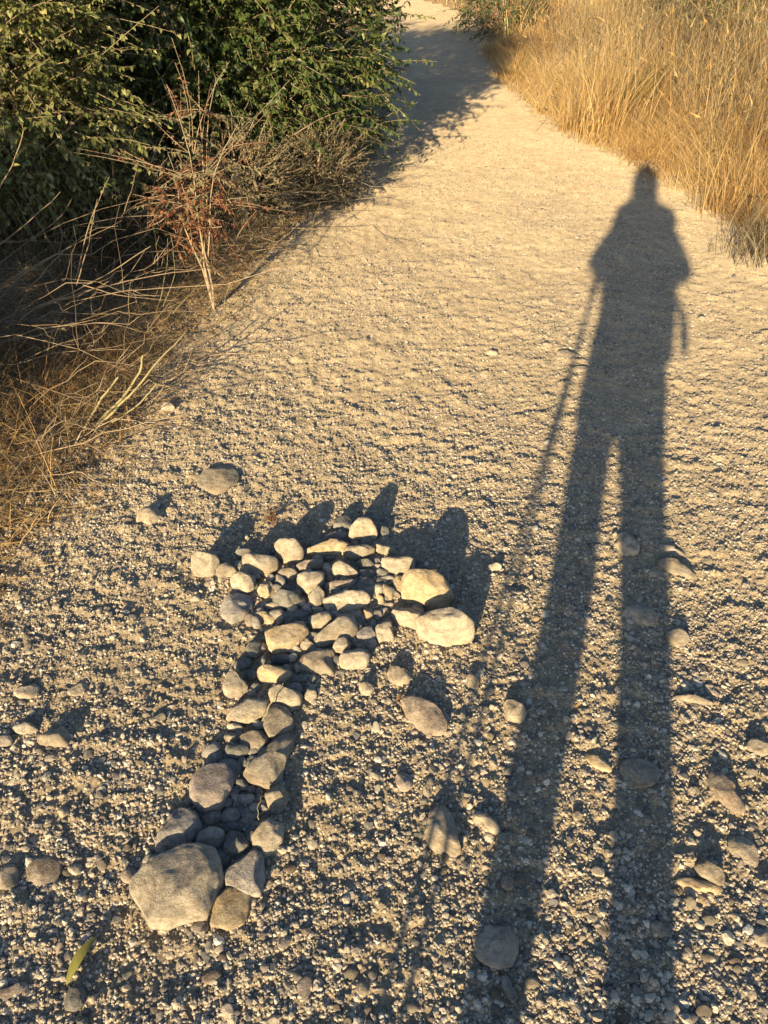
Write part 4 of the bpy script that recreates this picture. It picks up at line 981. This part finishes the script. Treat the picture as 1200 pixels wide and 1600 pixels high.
    loft('trouser_leg', [(.06,.17,.05,.055,0),(.25,.168,.05,.055,0),(.40,.139,.062,.06,.01),(.56,.109,.066,.068,.01),(.72,.060,.076,.08,0),(.78,.052,.078,.085,0),(.82,.038,.088,.09,0),(.90,.03,.092,.11,0)], M['trousers'])
    for e0, e1, e2 in (((-.20,yb,1.42),(-.288,yb+.04,1.22),(-.12,yb+.22,1.37)), ((.03,yb,1.42),(.185,yb+.04,1.19),(.10,yb+.22,1.36))):
        skin('sleeve', [e0, tuple((np.array(e0)+e1)/2), e1, tuple((np.array(e1)+e2)/2), e2], [(0,1),(1,2),(2,3),(3,4)], [.075,.07,.06,.052,.042], M['jacket'], root)
    for bx in (-.105, .17):
        skin('boot', [(bx,yb-.05,.06),(bx,yb+.03,.05),(bx,yb+.16,.04)], [(0,1),(1,2)], [.052,.052,.045], M['boot'], root, sub=2)
    skin('hair', [(-.13,yb+.03,1.76),(-.13,yb+.085,1.755)], [(0,1)], [(.07,.03),(.06,.02)], M['hair'], root)
    f = skin('nose', [(-.13,yb+.10,1.70),(-.13,yb+.117,1.685)], [(0,1)], [.010,.012], M['skin'], root)
    for sx in (-1, 1):
        skin('ear', [(-.13+sx*.078,yb+.015,1.71),(-.13+sx*.082,yb+.01,1.685)], [(0,1)], [.014,.010], M['skin'], root)
        skin('eye', [(-.13+sx*.030,yb+.095,1.72),(-.13+sx*.034,yb+.096,1.72)], [(0,1)], [.010,.009], M['phone'], root)
    skin('mouth', [(-.15,yb+.095,1.655),(-.11,yb+.095,1.655)], [(0,1)], [.006,.006], M['pack'], root)
person()
def bevel_box(name, size, m, parent=None, bev=.01, loc=(0,0,0)):
    import bmesh
    bm = bmesh.new(); bmesh.ops.create_cube(bm, size=1)
    for v in bm.verts: v.co = (v.co.x*size[0], v.co.y*size[1], v.co.z*size[2])
    bmesh.ops.bevel(bm, geom=bm.edges[:], offset=bev, segments=4, affect='EDGES', profile=.6)
    me = bpy.data.meshes.new(name); bm.to_mesh(me); bm.free(); me.materials.append(m)
    for p_ in me.polygons: p_.use_smooth = True
    o = bpy.data.objects.new(name, me); COL.objects.link(o); o.location = loc
    if parent: o.parent = parent
    return o
ph = empty('phone', (0, -.022, 1.5)); tag(ph, 'phone held up in both hands taking the picture', 'phone')
bevel_box('phone_body', (.075,.009,.155), M['phone'], ph, .004, (0, 0, -.05))
bevel_box('lens_bump', (.03,.004,.03), M['phone'], ph, .0015, (0, .0065, 0))
bp = empty('backpack', (-.085, -.56, 1.05)); tag(bp, 'red brown backpack worn by the person behind the camera', 'backpack')
bevel_box('bag', (.30,.17,.48), M['pack'], bp, .06, (0, 0, .18))
bevel_box('pocket', (.22,.06,.2), M['pack'], bp, .025, (0, -.10, .08))
skin('strap', [(.14,.1,.12),(.23,.12,.06),(.25,.14,-.02),(.255,.14,-.08)], [(0,1),(1,2),(2,3)], [.012,.016,.02,.02], M['pack'], bp, sub=1)
for i, (x0, x1, y0) in enumerate(((-.262,-.242,-.33),(-.262,-.295,-.33))):
    tp = empty('trekking_pole', (x1, -.36, 0)); tag(tp, ('upright' if i == 0 else 'slanted')+' trekking pole hanging from the wrist of the person behind the camera', 'trekking pole', 'trekking poles')
    V, F = tubes([np.array([(x0-x1, .03, 1.12),(0, 0, 0)])], [np.array([.009,.005])], 8); mesh_np('shaft', V, F, M['pole'], tp)
    V, F = tubes([np.array([(x0-x1+.0, .03, 1.11),(x0-x1, .032, 1.19),(x0-x1, .034, 1.25)])], [np.array([.014,.017,.015])], 8); mesh_np('grip', V, F, M['phone'], tp)
